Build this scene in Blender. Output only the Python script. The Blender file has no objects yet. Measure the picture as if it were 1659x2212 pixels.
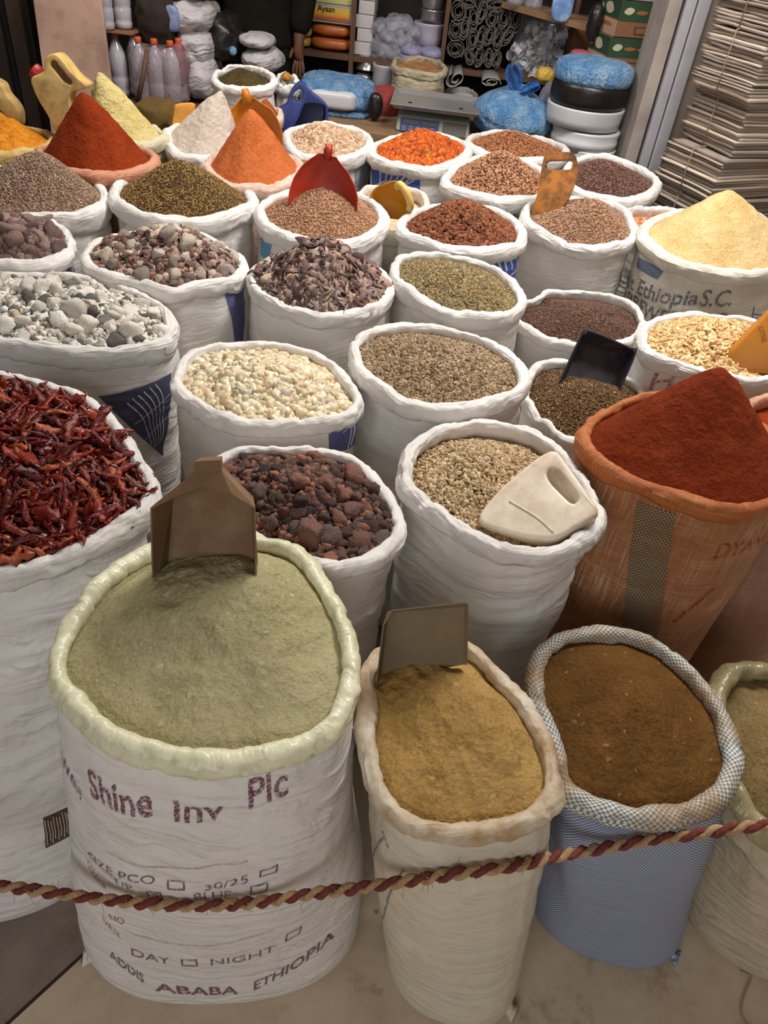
import bpy, bmesh, math, random
import numpy as np
from mathutils import Vector, Matrix
from mathutils.bvhtree import BVHTree
random.seed(7); RNG = np.random.default_rng(7)
SC = bpy.context.scene; COL = SC.collection
PI = math.pi

# ---------------------------------------------------------------- camera
W_, H_ = 1659, 2212
FPX = 1620.0; CAMZ = 1.6
TH, RO = math.radians(40.0), math.radians(7.0)
FW = np.array([0, math.cos(TH), -math.sin(TH)])
u0 = np.array([0, math.sin(TH), math.cos(TH)]); r0 = np.array([1.0, 0, 0])
CR = r0 * math.cos(RO) + u0 * math.sin(RO)
CU = -r0 * math.sin(RO) + u0 * math.cos(RO)
EYE = np.array([0, 0, CAMZ])
cd = bpy.data.cameras.new('camera'); cam = bpy.data.objects.new('camera', cd); COL.objects.link(cam)
cd.sensor_fit = 'VERTICAL'; cd.sensor_height = 36.0; cd.lens = FPX / H_ * 36.0
cd.clip_start = 0.05; cd.clip_end = 60
mw = Matrix(((CR[0], CU[0], -FW[0], 0), (CR[1], CU[1], -FW[1], 0), (CR[2], CU[2], -FW[2], CAMZ), (0, 0, 0, 1)))
cam.matrix_world = mw
SC.camera = cam

def ray(p):
    return FW + CR * (p[0] - 829.5) / FPX - CU * (p[1] - 1106) / FPX
def onz(p, z):
    d = ray(p); return EYE + d * ((z - CAMZ) / d[2])
def ony(p, y):
    d = ray(p); return EYE + d * (y / d[1])
def onplane(p, p0, n):
    d = ray(p); return EYE + d * (np.dot(np.asarray(p0) - EYE, n) / np.dot(d, n))
def nrm(v):
    v = np.asarray(v, float); return v / max(1e-12, np.linalg.norm(v))

# ---------------------------------------------------------------- noise
def _h(ix, iy, iz, seed):
    n = (ix * 73856093) ^ (iy * 19349663) ^ (iz * 83492791) ^ (seed * 2654435)
    n = (n ^ (n >> 13)) * 1274126177
    n = n & 0x7fffffff
    n = ((n ^ (n >> 15)) * 2246822) & 0x7fffffff
    return (n % 100003) / 100003.0
def vnoise(P, seed=0):
    P = np.asarray(P, float); I = np.floor(P).astype(np.int64); f = P - I; f = f * f * (3 - 2 * f)
    r = 0
    for a in (0, 1):
        for b in (0, 1):
            for c in (0, 1):
                w = (f[..., 0] if a else 1 - f[..., 0]) * (f[..., 1] if b else 1 - f[..., 1]) * (f[..., 2] if c else 1 - f[..., 2])
                r = r + w * _h(I[..., 0] + a, I[..., 1] + b, I[..., 2] + c, seed)
    return r
def fbm(P, octv=3, seed=0, gain=.5):
    P = np.asarray(P, float); s = 0; a = 1.0; t = 0
    for k in range(octv):
        s = s + a * (vnoise(P * (2 ** k), seed + k * 17) - .5) * 2; t += a; a *= gain
    return s / t
def sstep(x): 
    x = np.clip(x, 0, 1); return x * x * (3 - 2 * x)

# ---------------------------------------------------------------- linking
def lin(c):
    return tuple((v / 12.92 if v <= .04045 else ((v + .055) / 1.055) ** 2.4) for v in c)
def hexc(h):
    return lin(tuple(int(h[i:i + 2], 16) / 255 for i in (0, 2, 4)))
def mesh_obj(name, V, F, mat, parent=None, origin=(0, 0, 0), smooth=True, uv=None, col=None):
    """V (n,3) world; F (m,k) array or list of tuples"""
    V = np.asarray(V, float) - np.asarray(origin, float)
    me = bpy.data.meshes.new(name)
    if isinstance(F, np.ndarray):
        k = F.shape[1]; m = F.shape[0]
        me.vertices.add(len(V)); me.vertices.foreach_set('co', V.astype(np.float32).ravel())
        me.loops.add(m * k); me.loops.foreach_set('vertex_index', F.astype(np.int32).ravel())
        me.polygons.add(m); me.polygons.foreach_set('loop_start', (np.arange(m) * k).astype(np.int32))
        me.update(calc_edges=True)
    else:
        me.from_pydata([tuple(v) for v in V], [], [tuple(int(i) for i in f) for f in F]); me.update()
    if uv is not None:
        l = me.uv_layers.new(name='UVMap'); vi = np.empty(len(me.loops), np.int32); me.loops.foreach_get('vertex_index', vi)
        l.data.foreach_set('uv', np.asarray(uv, np.float32)[vi].ravel())
    if col is not None:
        a = me.color_attributes.new('col', 'FLOAT_COLOR', 'POINT')
        c = np.ones((len(V), 4), np.float32); c[:, :3] = col; a.data.foreach_set('color', c.ravel())
    if smooth: me.polygons.foreach_set('use_smooth', np.ones(len(me.polygons), bool))
    me.validate()
    if mat is not None: me.materials.append(mat)
    o = bpy.data.objects.new(name, me); COL.objects.link(o)
    if parent is not None:
        o.parent = parent
        o.location = Vector(np.asarray(origin, float) - np.asarray(world_loc(parent)))
    else: o.location = Vector(origin)
    return o
def world_loc(o):
    l = np.zeros(3)
    while o is not None:
        l += np.array(o.location); o = o.parent
    return l
def tag(o, label=None, cat=None, group=None, kind=None):
    if label: o['label'] = label
    if cat: o['category'] = cat
    if group: o['group'] = group
    if kind: o['kind'] = kind
    return o
def thing(name, label, cat, loc, group=None):
    o = bpy.data.objects.new(name, None); COL.objects.link(o); o.location = Vector(loc); o.empty_display_size = .05
    return tag(o, label, cat, group)

class MB:
    """collects simple shapes; build() links them as one mesh"""
    def __init__(s): s.V = []; s.F = []; s.n = 0
    def add(s, V, F):
        V = [tuple(v) for v in V]; s.V += V; s.F += [tuple(i + s.n for i in f) for f in F]; s.n += len(V); return s
    def box(s, c, size, R=None):
        c = np.asarray(c, float); h = np.asarray(size, float) / 2
        P = np.array([[x, y, z] for x in (-1, 1) for y in (-1, 1) for z in (-1, 1)]) * h
        if R is not None: P = P @ np.asarray(R).T
        return s.add(P + c, [(0, 1, 3, 2), (4, 6, 7, 5), (0, 4, 5, 1), (2, 3, 7, 6), (0, 2, 6, 4), (1, 5, 7, 3)])
    def lathe(s, prof, c=(0, 0, 0), n=32, R=None, squash=(1, 1), cap=True):
        V = []; F = []
        for r, z in prof:
            for k in range(n):
                a = 2 * PI * k / n; V.append((r * math.cos(a) * squash[0], r * math.sin(a) * squash[1], z))
        m = len(prof)
        for i in range(m - 1):
            for k in range(n):
                k2 = (k + 1) % n; F.append((i * n + k, i * n + k2, (i + 1) * n + k2, (i + 1) * n + k))
        if cap:
            F.append(tuple(range(n))[::-1]); F.append(tuple((m - 1) * n + k for k in range(n)))
        V = np.array(V)
        if R is not None: V = V @ np.asarray(R).T
        return s.add(V + np.asarray(c, float), F)
    def tube(s, pts, r, n=10, cap=True, flat=1.0):
        pts = np.asarray(pts, float); m = len(pts); V = []; F = []
        rs = np.full(m, r) if np.isscalar(r) else np.asarray(r)
        up = None
        for i in range(m):
            t = nrm(pts[min(i + 1, m - 1)] - pts[max(i - 1, 0)])
            if up is None: up = np.array([0, 0, 1.]) if abs(t[2]) < .9 else np.array([1., 0, 0])
            a = nrm(up - t * np.dot(up, t)); b = np.cross(t, a); up = a
            for k in range(n):
                g = 2 * PI * k / n; V.append(pts[i] + rs[i] * (a * math.cos(g) * flat + b * math.sin(g)))
        for i in range(m - 1):
            for k in range(n):
                k2 = (k + 1) % n; F.append((i * n + k, i * n + k2, (i + 1) * n + k2, (i + 1) * n + k))
        if cap: F.append(tuple(range(n))[::-1]); F.append(tuple((m - 1) * n + k for k in range(n)))
        return s.add(V, F)
    def build(s, name, mat, parent=None, origin=(0, 0, 0), smooth=False, bevel=0, seg=2, subsurf=0):
        o = mesh_obj(name, np.array(s.V), s.F, mat, parent, origin, smooth)
        if bevel:
            b = o.modifiers.new('b', 'BEVEL'); b.width = bevel; b.segments = seg; b.limit_method = 'ANGLE'; b.angle_limit = math.radians(40)
            o.data.polygons.foreach_set('use_smooth', np.ones(len(o.data.polygons), bool))
            wn = o.modifiers.new('wn', 'WEIGHTED_NORMAL'); wn.keep_sharp = False
        if subsurf:
            m = o.modifiers.new('s', 'SUBSURF'); m.levels = subsurf; m.render_levels = subsurf
        return o
def shade_auto(o, ang=40):
    me = o.data
    me.polygons.foreach_set('use_smooth', np.ones(len(me.polygons), bool))
    bm = bmesh.new(); bm.from_mesh(me)
    for e in bm.edges:
        if len(e.link_faces) == 2 and e.calc_face_angle(0) > math.radians(ang): e.smooth = False
    bm.to_mesh(me); bm.free()
def roty(a): c, s = math.cos(a), math.sin(a); return np.array([[c, 0, s], [0, 1, 0], [-s, 0, c]])
def rotx(a): c, s = math.cos(a), math.sin(a); return np.array([[1, 0, 0], [0, c, -s], [0, s, c]])
def rotz(a): c, s = math.cos(a), math.sin(a); return np.array([[c, -s, 0], [s, c, 0], [0, 0, 1]])
def spline(P, N, closed=True):
    P = np.asarray(P, float); n = len(P); out = []
    rng = range(n) if closed else range(n - 1)
    K = 24
    for i in rng:
        if closed: a, b, c, d = P[(i - 1) % n], P[i], P[(i + 1) % n], P[(i + 2) % n]
        else: a, b, c, d = P[max(i - 1, 0)], P[i], P[i + 1], P[min(i + 2, n - 1)]
        t = np.arange(K)[:, None] / K
        out.append(.5 * ((2 * b) + (-a + c) * t + (2 * a - 5 * b + 4 * c - d) * t ** 2 + (-a + 3 * b - 3 * c + d) * t ** 3))
    Q = np.vstack(out + ([] if closed else [P[-1:]]))
    if closed: Q = np.vstack([Q, Q[:1]])
    L = np.r_[0, np.cumsum(np.linalg.norm(np.diff(Q, axis=0), axis=1))]
    s = np.linspace(0, L[-1], N + 1)[:-1] if closed else np.linspace(0, L[-1], N)
    return np.stack([np.interp(s, L, Q[:, k]) for k in range(P.shape[1])], 1)

# ---------------------------------------------------------------- materials
class NT:
    def __init__(s, name):
        s.m = bpy.data.materials.new(name); s.m.use_nodes = True; s.t = s.m.node_tree
        s.b = s.t.nodes['Principled BSDF']; s.out = s.t.nodes['Material Output']
    def n(s, typ, **kw):
        x = s.t.nodes.new(typ)
        for k, v in kw.items():
            if k in x.inputs: x.inputs[k].default_value = v
            else: setattr(x, k, v)
        return x
    def l(s, a, b): s.t.links.new(a, b)
    def coord(s, uv=False, scale=(1, 1, 1), rot=(0, 0, 0)):
        tc = s.n('ShaderNodeTexCoord'); mp = s.n('ShaderNodeMapping'); mp.inputs['Scale'].default_value = scale; mp.inputs['Rotation'].default_value = rot
        s.l(tc.outputs['UV' if uv else 'Object'], mp.inputs['Vector']); return mp.outputs[0]
    def noise(s, vec, scale, detail=3, rough=.55):
        x = s.n('ShaderNodeTexNoise', Scale=scale, Detail=detail, Roughness=rough); s.l(vec, x.inputs['Vector']); return x.outputs['Fac']
    def ramp(s, fac, stops):
        r = s.n('ShaderNodeValToRGB'); e = r.color_ramp.elements
        while len(e) < len(stops): e.new(.5)
        for i, (p, c) in enumerate(stops): e[i].position = p; e[i].color = (*c[:3], 1) if not np.isscalar(c) else (c, c, c, 1)
        s.l(fac, r.inputs[0]); return r.outputs[0]
    def mix(s, fac, a, b, typ='MIX'):
        x = s.n('ShaderNodeMix', data_type='RGBA', blend_type=typ)
        for i, v in ((0, fac), (6, a), (7, b)):
            if hasattr(v, 'is_output'): s.l(v, x.inputs[i])
            else: x.inputs[i].default_value = v if np.isscalar(v) else (*v[:3], 1)
        return x.outputs[2]
    def math(s, op, a, b=0.0):
        x = s.n('ShaderNodeMath', operation=op)
        for i, v in ((0, a), (1, b)):
            if hasattr(v, 'is_output'): s.l(v, x.inputs[i])
            else: x.inputs[i].default_value = v
        return x.outputs[0]
    def bump(s, h, strength=.3, dist=.01, prev=None):
        b = s.n('ShaderNodeBump', Strength=strength, Distance=dist); s.l(h, b.inputs['Height'])
        if prev is not None: s.l(prev, b.inputs['Normal'])
        return b.outputs[0]
    def set(s, **kw):
        for k, v in kw.items():
            k = k.replace('_', ' ')
            if hasattr(v, 'is_output'): s.l(v, s.b.inputs[k])
            else: s.b.inputs[k].default_value = (*v, 1) if isinstance(v, tuple) and len(v) == 3 else v
        return s
_MC = {}
def M(name, base, rough=.6, var=.12, vs=12, bump=0, bs=60, spec=.4, dirt=None, dirt_amt=.35, ds=6, dlo=.45, **kw):
    if name in _MC: return _MC[name]
    t = NT(name); v = t.coord(); base = hexc(base) if isinstance(base, str) else base
    c = t.ramp(t.noise(v, vs, 4), [(.25, tuple(x * (1 - var) for x in base)), (.75, tuple(min(1, x * (1 + var)) for x in base))])
    if dirt is not None:
        d = hexc(dirt) if isinstance(dirt, str) else dirt
        f = t.ramp(t.noise(v, ds, 6, .65), [(dlo, 0.0), (dlo + .25, dirt_amt)])
        c = t.mix(f, c, d)
    t.set(Base_Color=c, Roughness=rough, Specular_IOR_Level=spec)
    if bump: t.set(Normal=t.bump(t.noise(v, bs, 4), bump, .004))
    for k, x in kw.items(): t.set(**{k: x})
    _MC[name] = t.m; return t.m
def sack_mat(name, base, thread=.0022, weave=.35, wrinkle=.5, dirt=None, dirt_amt=.3, rough=.55, checker=None, streak=None, spec=.35, slub=None, dlo=.42):
    """woven plastic sacking; UV in metres"""
    if name in _MC: return _MC[name]
    t = NT(name); uv = t.coord(uv=True); ob = t.coord(); base = hexc(base) if isinstance(base, str) else base
    sx = t.n('ShaderNodeSeparateXYZ'); t.l(uv, sx.inputs[0])
    def thr(ax, k=1.0):
        a = t.math('MULTIPLY', sx.outputs[ax], 2 * PI / (thread * k)); return t.math('SINE', a)
    wx, wy = thr(0), thr(1)
    prod = t.math('MULTIPLY', wx, wy)
    wv = t.math('ADD', t.math('MULTIPLY', prod, .5), .5)
    dark = tuple(x * .74 for x in base)
    big = t.noise(ob, 5, 5, .6)
    c = t.ramp(big, [(.3, tuple(x * .90 for x in base)), (.7, tuple(min(1, x * 1.06) for x in base))])
    fine = t.noise(t.coord(uv=True, scale=(30, 420, 1)), 1, 2)
    c = t.mix(t.math('MULTIPLY', fine, .25), c, tuple(min(1, x * .8) for x in base))
    if checker is not None:
        c2 = hexc(checker) if isinstance(checker, str) else checker
        k = t.ramp(wv, [(.42, 0.0), (.58, 1.0)])
        c = t.mix(k, c2, c)
    else:
        c = t.mix(t.math('MULTIPLY', wv, weave * .5), c, dark)
    if slub is not None:   # pale threads running both ways, per zone
        s_ = hexc(slub)
        n1 = t.ramp(t.noise(t.coord(uv=True, scale=(330, 9, 1)), 1, 2), [(.5, 0.0), (.68, .85)])
        n2 = t.ramp(t.noise(t.coord(uv=True, scale=(9, 330, 1)), 1, 2), [(.5, 0.0), (.7, .7)])
        f = t.math('MULTIPLY', t.math('MAXIMUM', n1, n2), t.ramp(t.noise(ob, 4, 3), [(.3, .25), (.65, .95)]))
        c = t.mix(f, c, s_)
    if streak is not None:
        d = hexc(streak)
        f = t.ramp(t.noise(t.coord(uv=True, scale=(90, 8, 1)), 1, 3), [(.5, 0.0), (.75, .45)])
        c = t.mix(f, c, d)
    if dirt is not None:
        d = hexc(dirt)
        f = t.ramp(t.noise(ob, 9, 6, .65), [(dlo, 0.0), (dlo + .3, dirt_amt)])
        c = t.mix(f, c, d)
    t.set(Base_Color=c, Roughness=rough, Specular_IOR_Level=spec)
    def warped(sc, amt, rot=0):
        vv = t.coord(uv=True, scale=sc, rot=(0, 0, rot)); nz = t.n('ShaderNodeTexNoise', Scale=7.0, Detail=2.0); t.l(ob, nz.inputs['Vector'])
        ad = t.n('ShaderNodeVectorMath', operation='MULTIPLY_ADD'); t.l(nz.outputs['Color'], ad.inputs[0]); ad.inputs[1].default_value = (amt, amt, 0); t.l(vv, ad.inputs[2]); return ad.outputs[0]
    wr = t.math('ABSOLUTE', t.math('SUBTRACT', t.noise(warped((3.2, 34, 1), 2.4), 1, 2, .5), .5))
    wr2 = t.noise(warped((16, 14, 1), 1.5, .5), 1, 4, .6)
    b = t.bump(t.math('ADD', t.math('MULTIPLY', wr, 1.3), t.math('MULTIPLY', wr2, .8)), wrinkle, .016)
    b = t.bump(wv, weave * .9, .0009, b)
    t.set(Normal=b)
    _MC[name] = t.m; return t.m
def attr_mat(name, rough=.6, spec=.3, bump=.25, bs=220, dist=.002, con=(.55, 1.45)):
    """colour comes per grain from the mesh attribute"""
    if name in _MC: return _MC[name]
    t = NT(name); a = t.n('ShaderNodeAttribute', attribute_name='col'); v = t.coord()
    f = t.noise(v, bs, 3)
    c = t.mix(.35, a.outputs['Color'], t.mix(1.0, a.outputs['Color'], t.ramp(f, [(.3, con[0]), (.7, con[1])]), 'MULTIPLY'))
    t.set(Base_Color=c, Roughness=rough, Specular_IOR_Level=spec)
    if bump: t.set(Normal=t.bump(f, bump, dist))
    _MC[name] = t.m; return t.m
def powder_mat(name, base, dark=None, light=None, s1=10, s2=260, bump=.5, speck=None, rough=.95, fib=0):
    if name in _MC: return _MC[name]
    t = NT(name); v = t.coord(); base = hexc(base); dark = hexc(dark) if dark else tuple(x * .7 for x in base); light = hexc(light) if light else tuple(min(1, x * 1.2) for x in base)
    a = t.noise(v, s1, 5, .65); b_ = t.noise(v, s2, 4, .7)
    c = t.ramp(t.math('ADD', t.math('MULTIPLY', a, .45), t.math('MULTIPLY', b_, .55)), [(.33, dark), (.5, base), (.68, light)])
    if speck:
        vo = t.n('ShaderNodeTexVoronoi', Scale=s2 * .9); t.l(v, vo.inputs['Vector'])
        rnd = t.ramp(vo.outputs['Color'], [(.90, 0.0), (.93, .7)])
        c = t.mix(rnd, c, hexc(speck))
    t.set(Base_Color=c, Roughness=rough, Specular_IOR_Level=.1)
    bn = t.bump(a, bump, .02); bn = t.bump(t.noise(v, 75, 4, .7), bump * .8, .006, bn); bn = t.bump(b_, bump, .0022, bn)
    t.set(Normal=bn); _MC[name] = t.m; return t.m
def plastic(name, base, dirt='3a2c1e', dirt_amt=.5, ds=9, rough=.4, var=.08, bump=.1):
    return M(name, base, rough=rough, var=var, dirt=dirt, dirt_amt=dirt_amt, ds=ds, bump=bump, bs=30, spec=.5)
def film_mat(name, base, alpha=.5, rough=.15, bump=.5, bs=26):
    """thin crinkled plastic film, see-through"""
    if name in _MC: return _MC[name]
    t = NT(name); v = t.coord(); base = hexc(base)
    w = t.noise(t.coord(scale=(1, 1, .35)), bs, 5, .6)
    t.set(Base_Color=t.ramp(w, [(.3, tuple(x * .75 for x in base)), (.7, base)]), Roughness=rough, Specular_IOR_Level=.7,
          Alpha=t.ramp(t.noise(v, 14, 3), [(.3, max(0, alpha - .15)), (.7, min(1, alpha + .15))]))
    t.set(Normal=t.bump(w, bump, .02, t.bump(t.noise(v, bs * 3.1, 3), bump * .6, .006)))
    _MC[name] = t.m; return t.m

def liner_mat(name, base, dirt, rough=.34):
    """folded plastic liner with slanting pleats; UV in metres"""
    t = NT(name); ob = t.coord(); b_ = hexc(base); nz = t.n('ShaderNodeTexNoise', Scale=9.0, Detail=2.0); t.l(ob, nz.inputs['Vector'])
    def w(sc, rot, amt):
        ad = t.n('ShaderNodeVectorMath', operation='MULTIPLY_ADD'); t.l(nz.outputs['Color'], ad.inputs[0]); ad.inputs[1].default_value = (amt, amt, 0); t.l(t.coord(uv=True, scale=sc, rot=(0, 0, rot)), ad.inputs[2]); return ad.outputs[0]
    p1 = t.math('ABSOLUTE', t.math('SUBTRACT', t.noise(w((20, 6, 1), .7, 1.8), 1, 3, .55), .5)); p2 = t.math('ABSOLUTE', t.math('SUBTRACT', t.noise(w((48, 20, 1), -.5, 2.2), 1, 3, .6), .5))
    c = t.mix(t.ramp(t.noise(ob, 9, 5, .65), [(.42, 0.0), (.7, .5)]), b_, hexc(dirt)); c = t.mix(t.ramp(p1, [(0.0, .18), (.04, 0.0)]), c, hexc(dirt))
    t.set(Base_Color=c, Roughness=rough, Specular_IOR_Level=.5, Normal=t.bump(t.math('ADD', p1, t.math('MULTIPLY', p2, .4)), .6, .018)); return t.m

# ================================================================ sacks
SK = {}
class Sack: pass
def rim_world(pts, h, N, maxtilt=11):
    c0 = np.mean([onz(p, h) for p in pts], 0); best = None
    for tdeg in np.arange(0, maxtilt + .1, 1.0):
        t = math.radians(tdeg); n = np.array([0, -math.sin(t), math.cos(t)])
        w = np.array([onplane(p, c0, n) for p in pts]); q = w[:, :2] - w[:, :2].mean(0)
        e = np.sqrt(np.linalg.eigvalsh(q.T @ q)); s = e[1] / e[0]
        if best is None or s < best[0] - 1e-3: best = (s, w, tdeg)
    return spline(best[1], N)
def make_sack(key, label, mat, pts, h, N=120, NZ=48, a=.017, up=.018, cuff=.032, de=.02, bulge=.05, fold=.005, bot=None, taper=.95,
              rim_mat=None, wob=.004, sack_name='woven_sack', crease=.0022, maxtilt=11, seed=None, rimw=1.0, group=None, z0=0.0):
    S = Sack(); seed = seed if seed is not None else (hash_key(key)); S.key = key
    R = rim_world(pts, h, N, maxtilt); c = R.mean(0)
    # small irregularities of the folded mouth
    ph = np.linspace(0, 1, N, endpoint=False); cyc = np.stack([np.cos(2 * PI * ph), np.sin(2 * PI * ph), np.zeros(N)], 1)
    rel = R - c; out = rel[:, :2] / np.linalg.norm(rel[:, :2], axis=1)[:, None]
    rad = np.linalg.norm(rel[:, :2], axis=1).mean()
    R = R.copy(); R[:, 2] += fbm(cyc * 2.2 + seed, 3, seed) * wob * 1.6; R[:, :2] += out * (fbm(cyc * 3 + seed + 9, 3, seed + 5) * wob)[:, None]
    rel = R - c; S.R, S.c, S.out, S.rad, S.N, S.a, S.mat, S.de = R, c, out, rad, N, a, mat, de
    # ---- floor outline
    if bot is not None:
        L_, F_, R_ = [onz(p, 0.0) for p in bot]; mid = (L_ + R_) / 2; ax = (R_ - L_)[:2]; hw = np.linalg.norm(ax) / 2; ax = ax / (2 * hw)
        per = np.array([-ax[1], ax[0]]); per = per if per[1] > 0 else -per; hd = max(.10, abs(np.dot((F_ - mid)[:2], per)) + .03); bc = mid[:2] + per * .03
        ang = np.arctan2(rel[:, 1], rel[:, 0])
        d = np.stack([np.cos(ang), np.sin(ang)], 1); dx = d @ ax; dy = d @ per
        p_ = 2.4; rr = 1 / ((np.abs(dx) / hw) ** p_ + (np.abs(dy) / hd) ** p_) ** (1 / p_)
        B = d * rr[:, None] * 1.08
    else:
        bc = c[:2].copy(); r0_ = np.linalg.norm(rel[:, :2], axis=1); B = out * (rad * .6 + r0_ * .4)[:, None] * taper
    base = np.array([bc[0], bc[1], z0]); S.base = base
    s = np.linspace(0, 1, NZ + 1); G = np.zeros((NZ + 1, N, 3))
    topz = R[:, 2] - .012
    for i, si in enumerate(s):
        m = sstep(si); k = 1 + bulge * math.sin(PI * min(1, si * 1.02)) ** .8
        xy = (rel[:, :2] * (1 - m) + B * m) * k
        if si > .90: xy = xy * (1 - .10 * (1 - math.sqrt(max(0, 1 - ((si - .90) / .10) ** 2))))
        ctr = c[:2] * (1 - si) + bc * si
        G[i, :, :2] = ctr + xy; G[i, :, 2] = z0 + (topz - z0) * (1 - si) + .001
    # folds: horizontal sags plus soft dents
    P = G.reshape(-1, 3)
    wq = np.c_[np.zeros(len(P)), np.zeros(len(P)), fbm(P * 4 + seed + 31, 2, seed + 8) * .075 + fbm(P * 1.7 + seed, 1, 2) * .10]
    f1 = fbm((P + wq) * np.array([4, 4, 24]) + seed, 2, seed); f1 = 1 - 2 * np.abs(f1)
    f2 = fbm(P * np.array([6, 6, 5]) + seed * 2, 2, seed + 3)
    sv = np.repeat(s, N); env = np.clip(1.25 - sv, .25, 1) * sstep(sv * 12) 
    dis = (f1 * fold + f2 * .014) * env
    G = (P + np.c_[np.tile(out, (NZ + 1, 1)) * dis[:, None], np.zeros(len(P))]).reshape(NZ + 1, N, 3)
    S.G = G; S.NZ = NZ
    # inner lining down to the goods
    dn = 5; inn = np.zeros((dn, N, 3))
    for i in range(dn):
        t = (i + 1) / dn; inn[i, :, :2] = c[:2] + rel[:, :2] * (1 - .02 * t) ; inn[i, :, 2] = topz - (de + .06) * t + .004
    V = np.vstack([inn[::-1].reshape(-1, 3), G.reshape(-1, 3)]); nr = NZ + 1 + dn
    idx = np.arange(nr * N).reshape(nr, N); nx = np.roll(idx, -1, 1)
    F = np.stack([idx[1:], nx[1:], nx[:-1], idx[:-1]], -1).reshape(-1, 4)
    per_ = np.linalg.norm(np.diff(np.vstack([R, R[:1]]), axis=0), axis=1).sum()
    # duplicate seam column for uv
    uv = np.stack([np.tile(ph * per_, nr), V[:, 2]], 1)
    e = thing(sack_name, label, 'sack', base, group); S.e = e
    # seam: add one extra column so the weave does not smear
    Vg = np.concatenate([V.reshape(nr, N, 3), V.reshape(nr, N, 3)[:, :1]], 1); ug = np.concatenate([uv.reshape(nr, N, 2), uv.reshape(nr, N, 2)[:, :1] + np.array([per_, 0])], 1)
    idx = np.arange(nr * (N + 1)).reshape(nr, N + 1)
    F = np.stack([idx[1:, :-1], idx[1:, 1:], idx[:-1, 1:], idx[:-1, :-1]], -1).reshape(-1, 4)
    S.body = mesh_obj('sack_body', Vg.reshape(-1, 3), F, mat, e, base, True, ug.reshape(-1, 2))
    S.body.data.materials[0] = mat
    gi = np.arange((NZ + 1) * N).reshape(NZ + 1, N); gn = np.roll(gi, -1, 1)
    S.bvh = BVHTree.FromPolygons([Vector(v) for v in G.reshape(-1, 3)], np.stack([gi[1:], gn[1:], gn[:-1], gi[:-1]], -1).reshape(-1, 4).tolist())
    S.per = per_
    # ---- rolled mouth
    Mr = 22; ps = np.linspace(0, 2 * PI, Mr + 1)
    w1 = 1 + .30 * fbm(cyc * 3.1 + 3 + seed, 3, seed + 11); w2 = 1 + .34 * fbm(cyc * 2.7 + 7 + seed, 3, seed + 12)
    T = np.zeros((Mr + 1, N, 3))
    for j, q in enumerate(ps):
        cx, sz = math.cos(q), math.sin(q)
        rx = a * rimw * (1.0 if cx > 0 else .95); rz = up if sz > 0 else cuff
        lean = .35 * (1 - sz) * .5 * a      # lower lip hangs outward
        off = cx * rx * w1 + lean + a * .12
        T[j, :, :2] = R[:, :2] + out * off[:, None]
        T[j, :, 2] = R[:, 2] + sz * rz * w2 - .006
    Pt = T.reshape(-1, 3); no = np.c_[np.repeat(np.cos(ps), N)[:, None] * np.tile(out, (Mr + 1, 1)), np.repeat(np.sin(ps), N)]
    d1 = 1 - 2 * np.abs(fbm(Pt * np.array([16, 16, 55]) + seed, 3, seed + 21)); d2 = fbm(Pt * 62 + seed, 2, seed + 22)
    ck = fbm(np.repeat(cyc[None] * 9, Mr + 1, 0).reshape(-1, 3) + np.repeat(ps, N)[:, None] * .22 + seed, 2, seed + 40)  # slanting puckers
    cr = 1 - np.abs(fbm(Pt * 30 + seed, 2, seed + 61)) * 3.2; cr = np.clip(cr, 0, 1) ** 2      # sharp little creases
    Pt = Pt + no * (d1 * .0026 + d2 * .0012 - cr * crease + np.minimum(0, ck + .22) * .010)[:, None]
    T = Pt.reshape(Mr + 1, N, 3); T[-1] = T[0]
    T = np.concatenate([T, T[:, :1]], 1)
    ut = np.stack(np.meshgrid(np.linspace(0, per_, N + 1), ps * (a + cuff) * .5), -1)
    ix = np.arange((Mr + 1) * (N + 1)).reshape(Mr + 1, N + 1)
    F = np.stack([ix[:-1, :-1], ix[:-1, 1:], ix[1:, 1:], ix[1:, :-1]], -1).reshape(-1, 4)
    S.rim = mesh_obj('rolled_rim', T.reshape(-1, 3), F, rim_mat or mat, e, base, True, ut.reshape(-1, 2)); S.T = T
    ri = np.array(F); S.rbvh = BVHTree.FromPolygons([Vector(v) for v in T.reshape(-1, 3)], ri.tolist())
    SK[key] = S; return S
def hash_key(k): return sum(ord(c) * (i + 3) for i, c in enumerate(k)) % 97

def surf(S, u, s, off=.0):
    """point on the sack wall: u 0..1 round, s 0..1 from mouth to floor"""
    u = (np.asarray(u, float) % 1) * S.N; s = np.clip(np.asarray(s, float), 0, .999) * S.NZ
    i = np.floor(s).astype(int); j = np.floor(u).astype(int) % S.N; fi = s - i; fj = u - np.floor(u); j2 = (j + 1) % S.N
    A, B, C, D = S.G[i, j], S.G[i, j2], S.G[i + 1, j], S.G[i + 1, j2]
    p = A * ((1 - fi) * (1 - fj))[:, None] + B * ((1 - fi) * fj)[:, None] + C * (fi * (1 - fj))[:, None] + D * (fi * fj)[:, None]
    if np.any(off):
        tu = (B - A) * (1 - fi)[:, None] + (D - C) * fi[:, None]; ts = (C - A) * (1 - fj)[:, None] + (D - B) * fj[:, None]
        n = np.cross(tu, ts); n /= np.maximum(1e-9, np.linalg.norm(n, axis=1))[:, None]
        sg = np.sign(np.sum(n[:, :2] * (p[:, :2] - S.c[:2]), 1).mean()); p = p + n * off * (sg if sg else 1)
    return p
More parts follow.
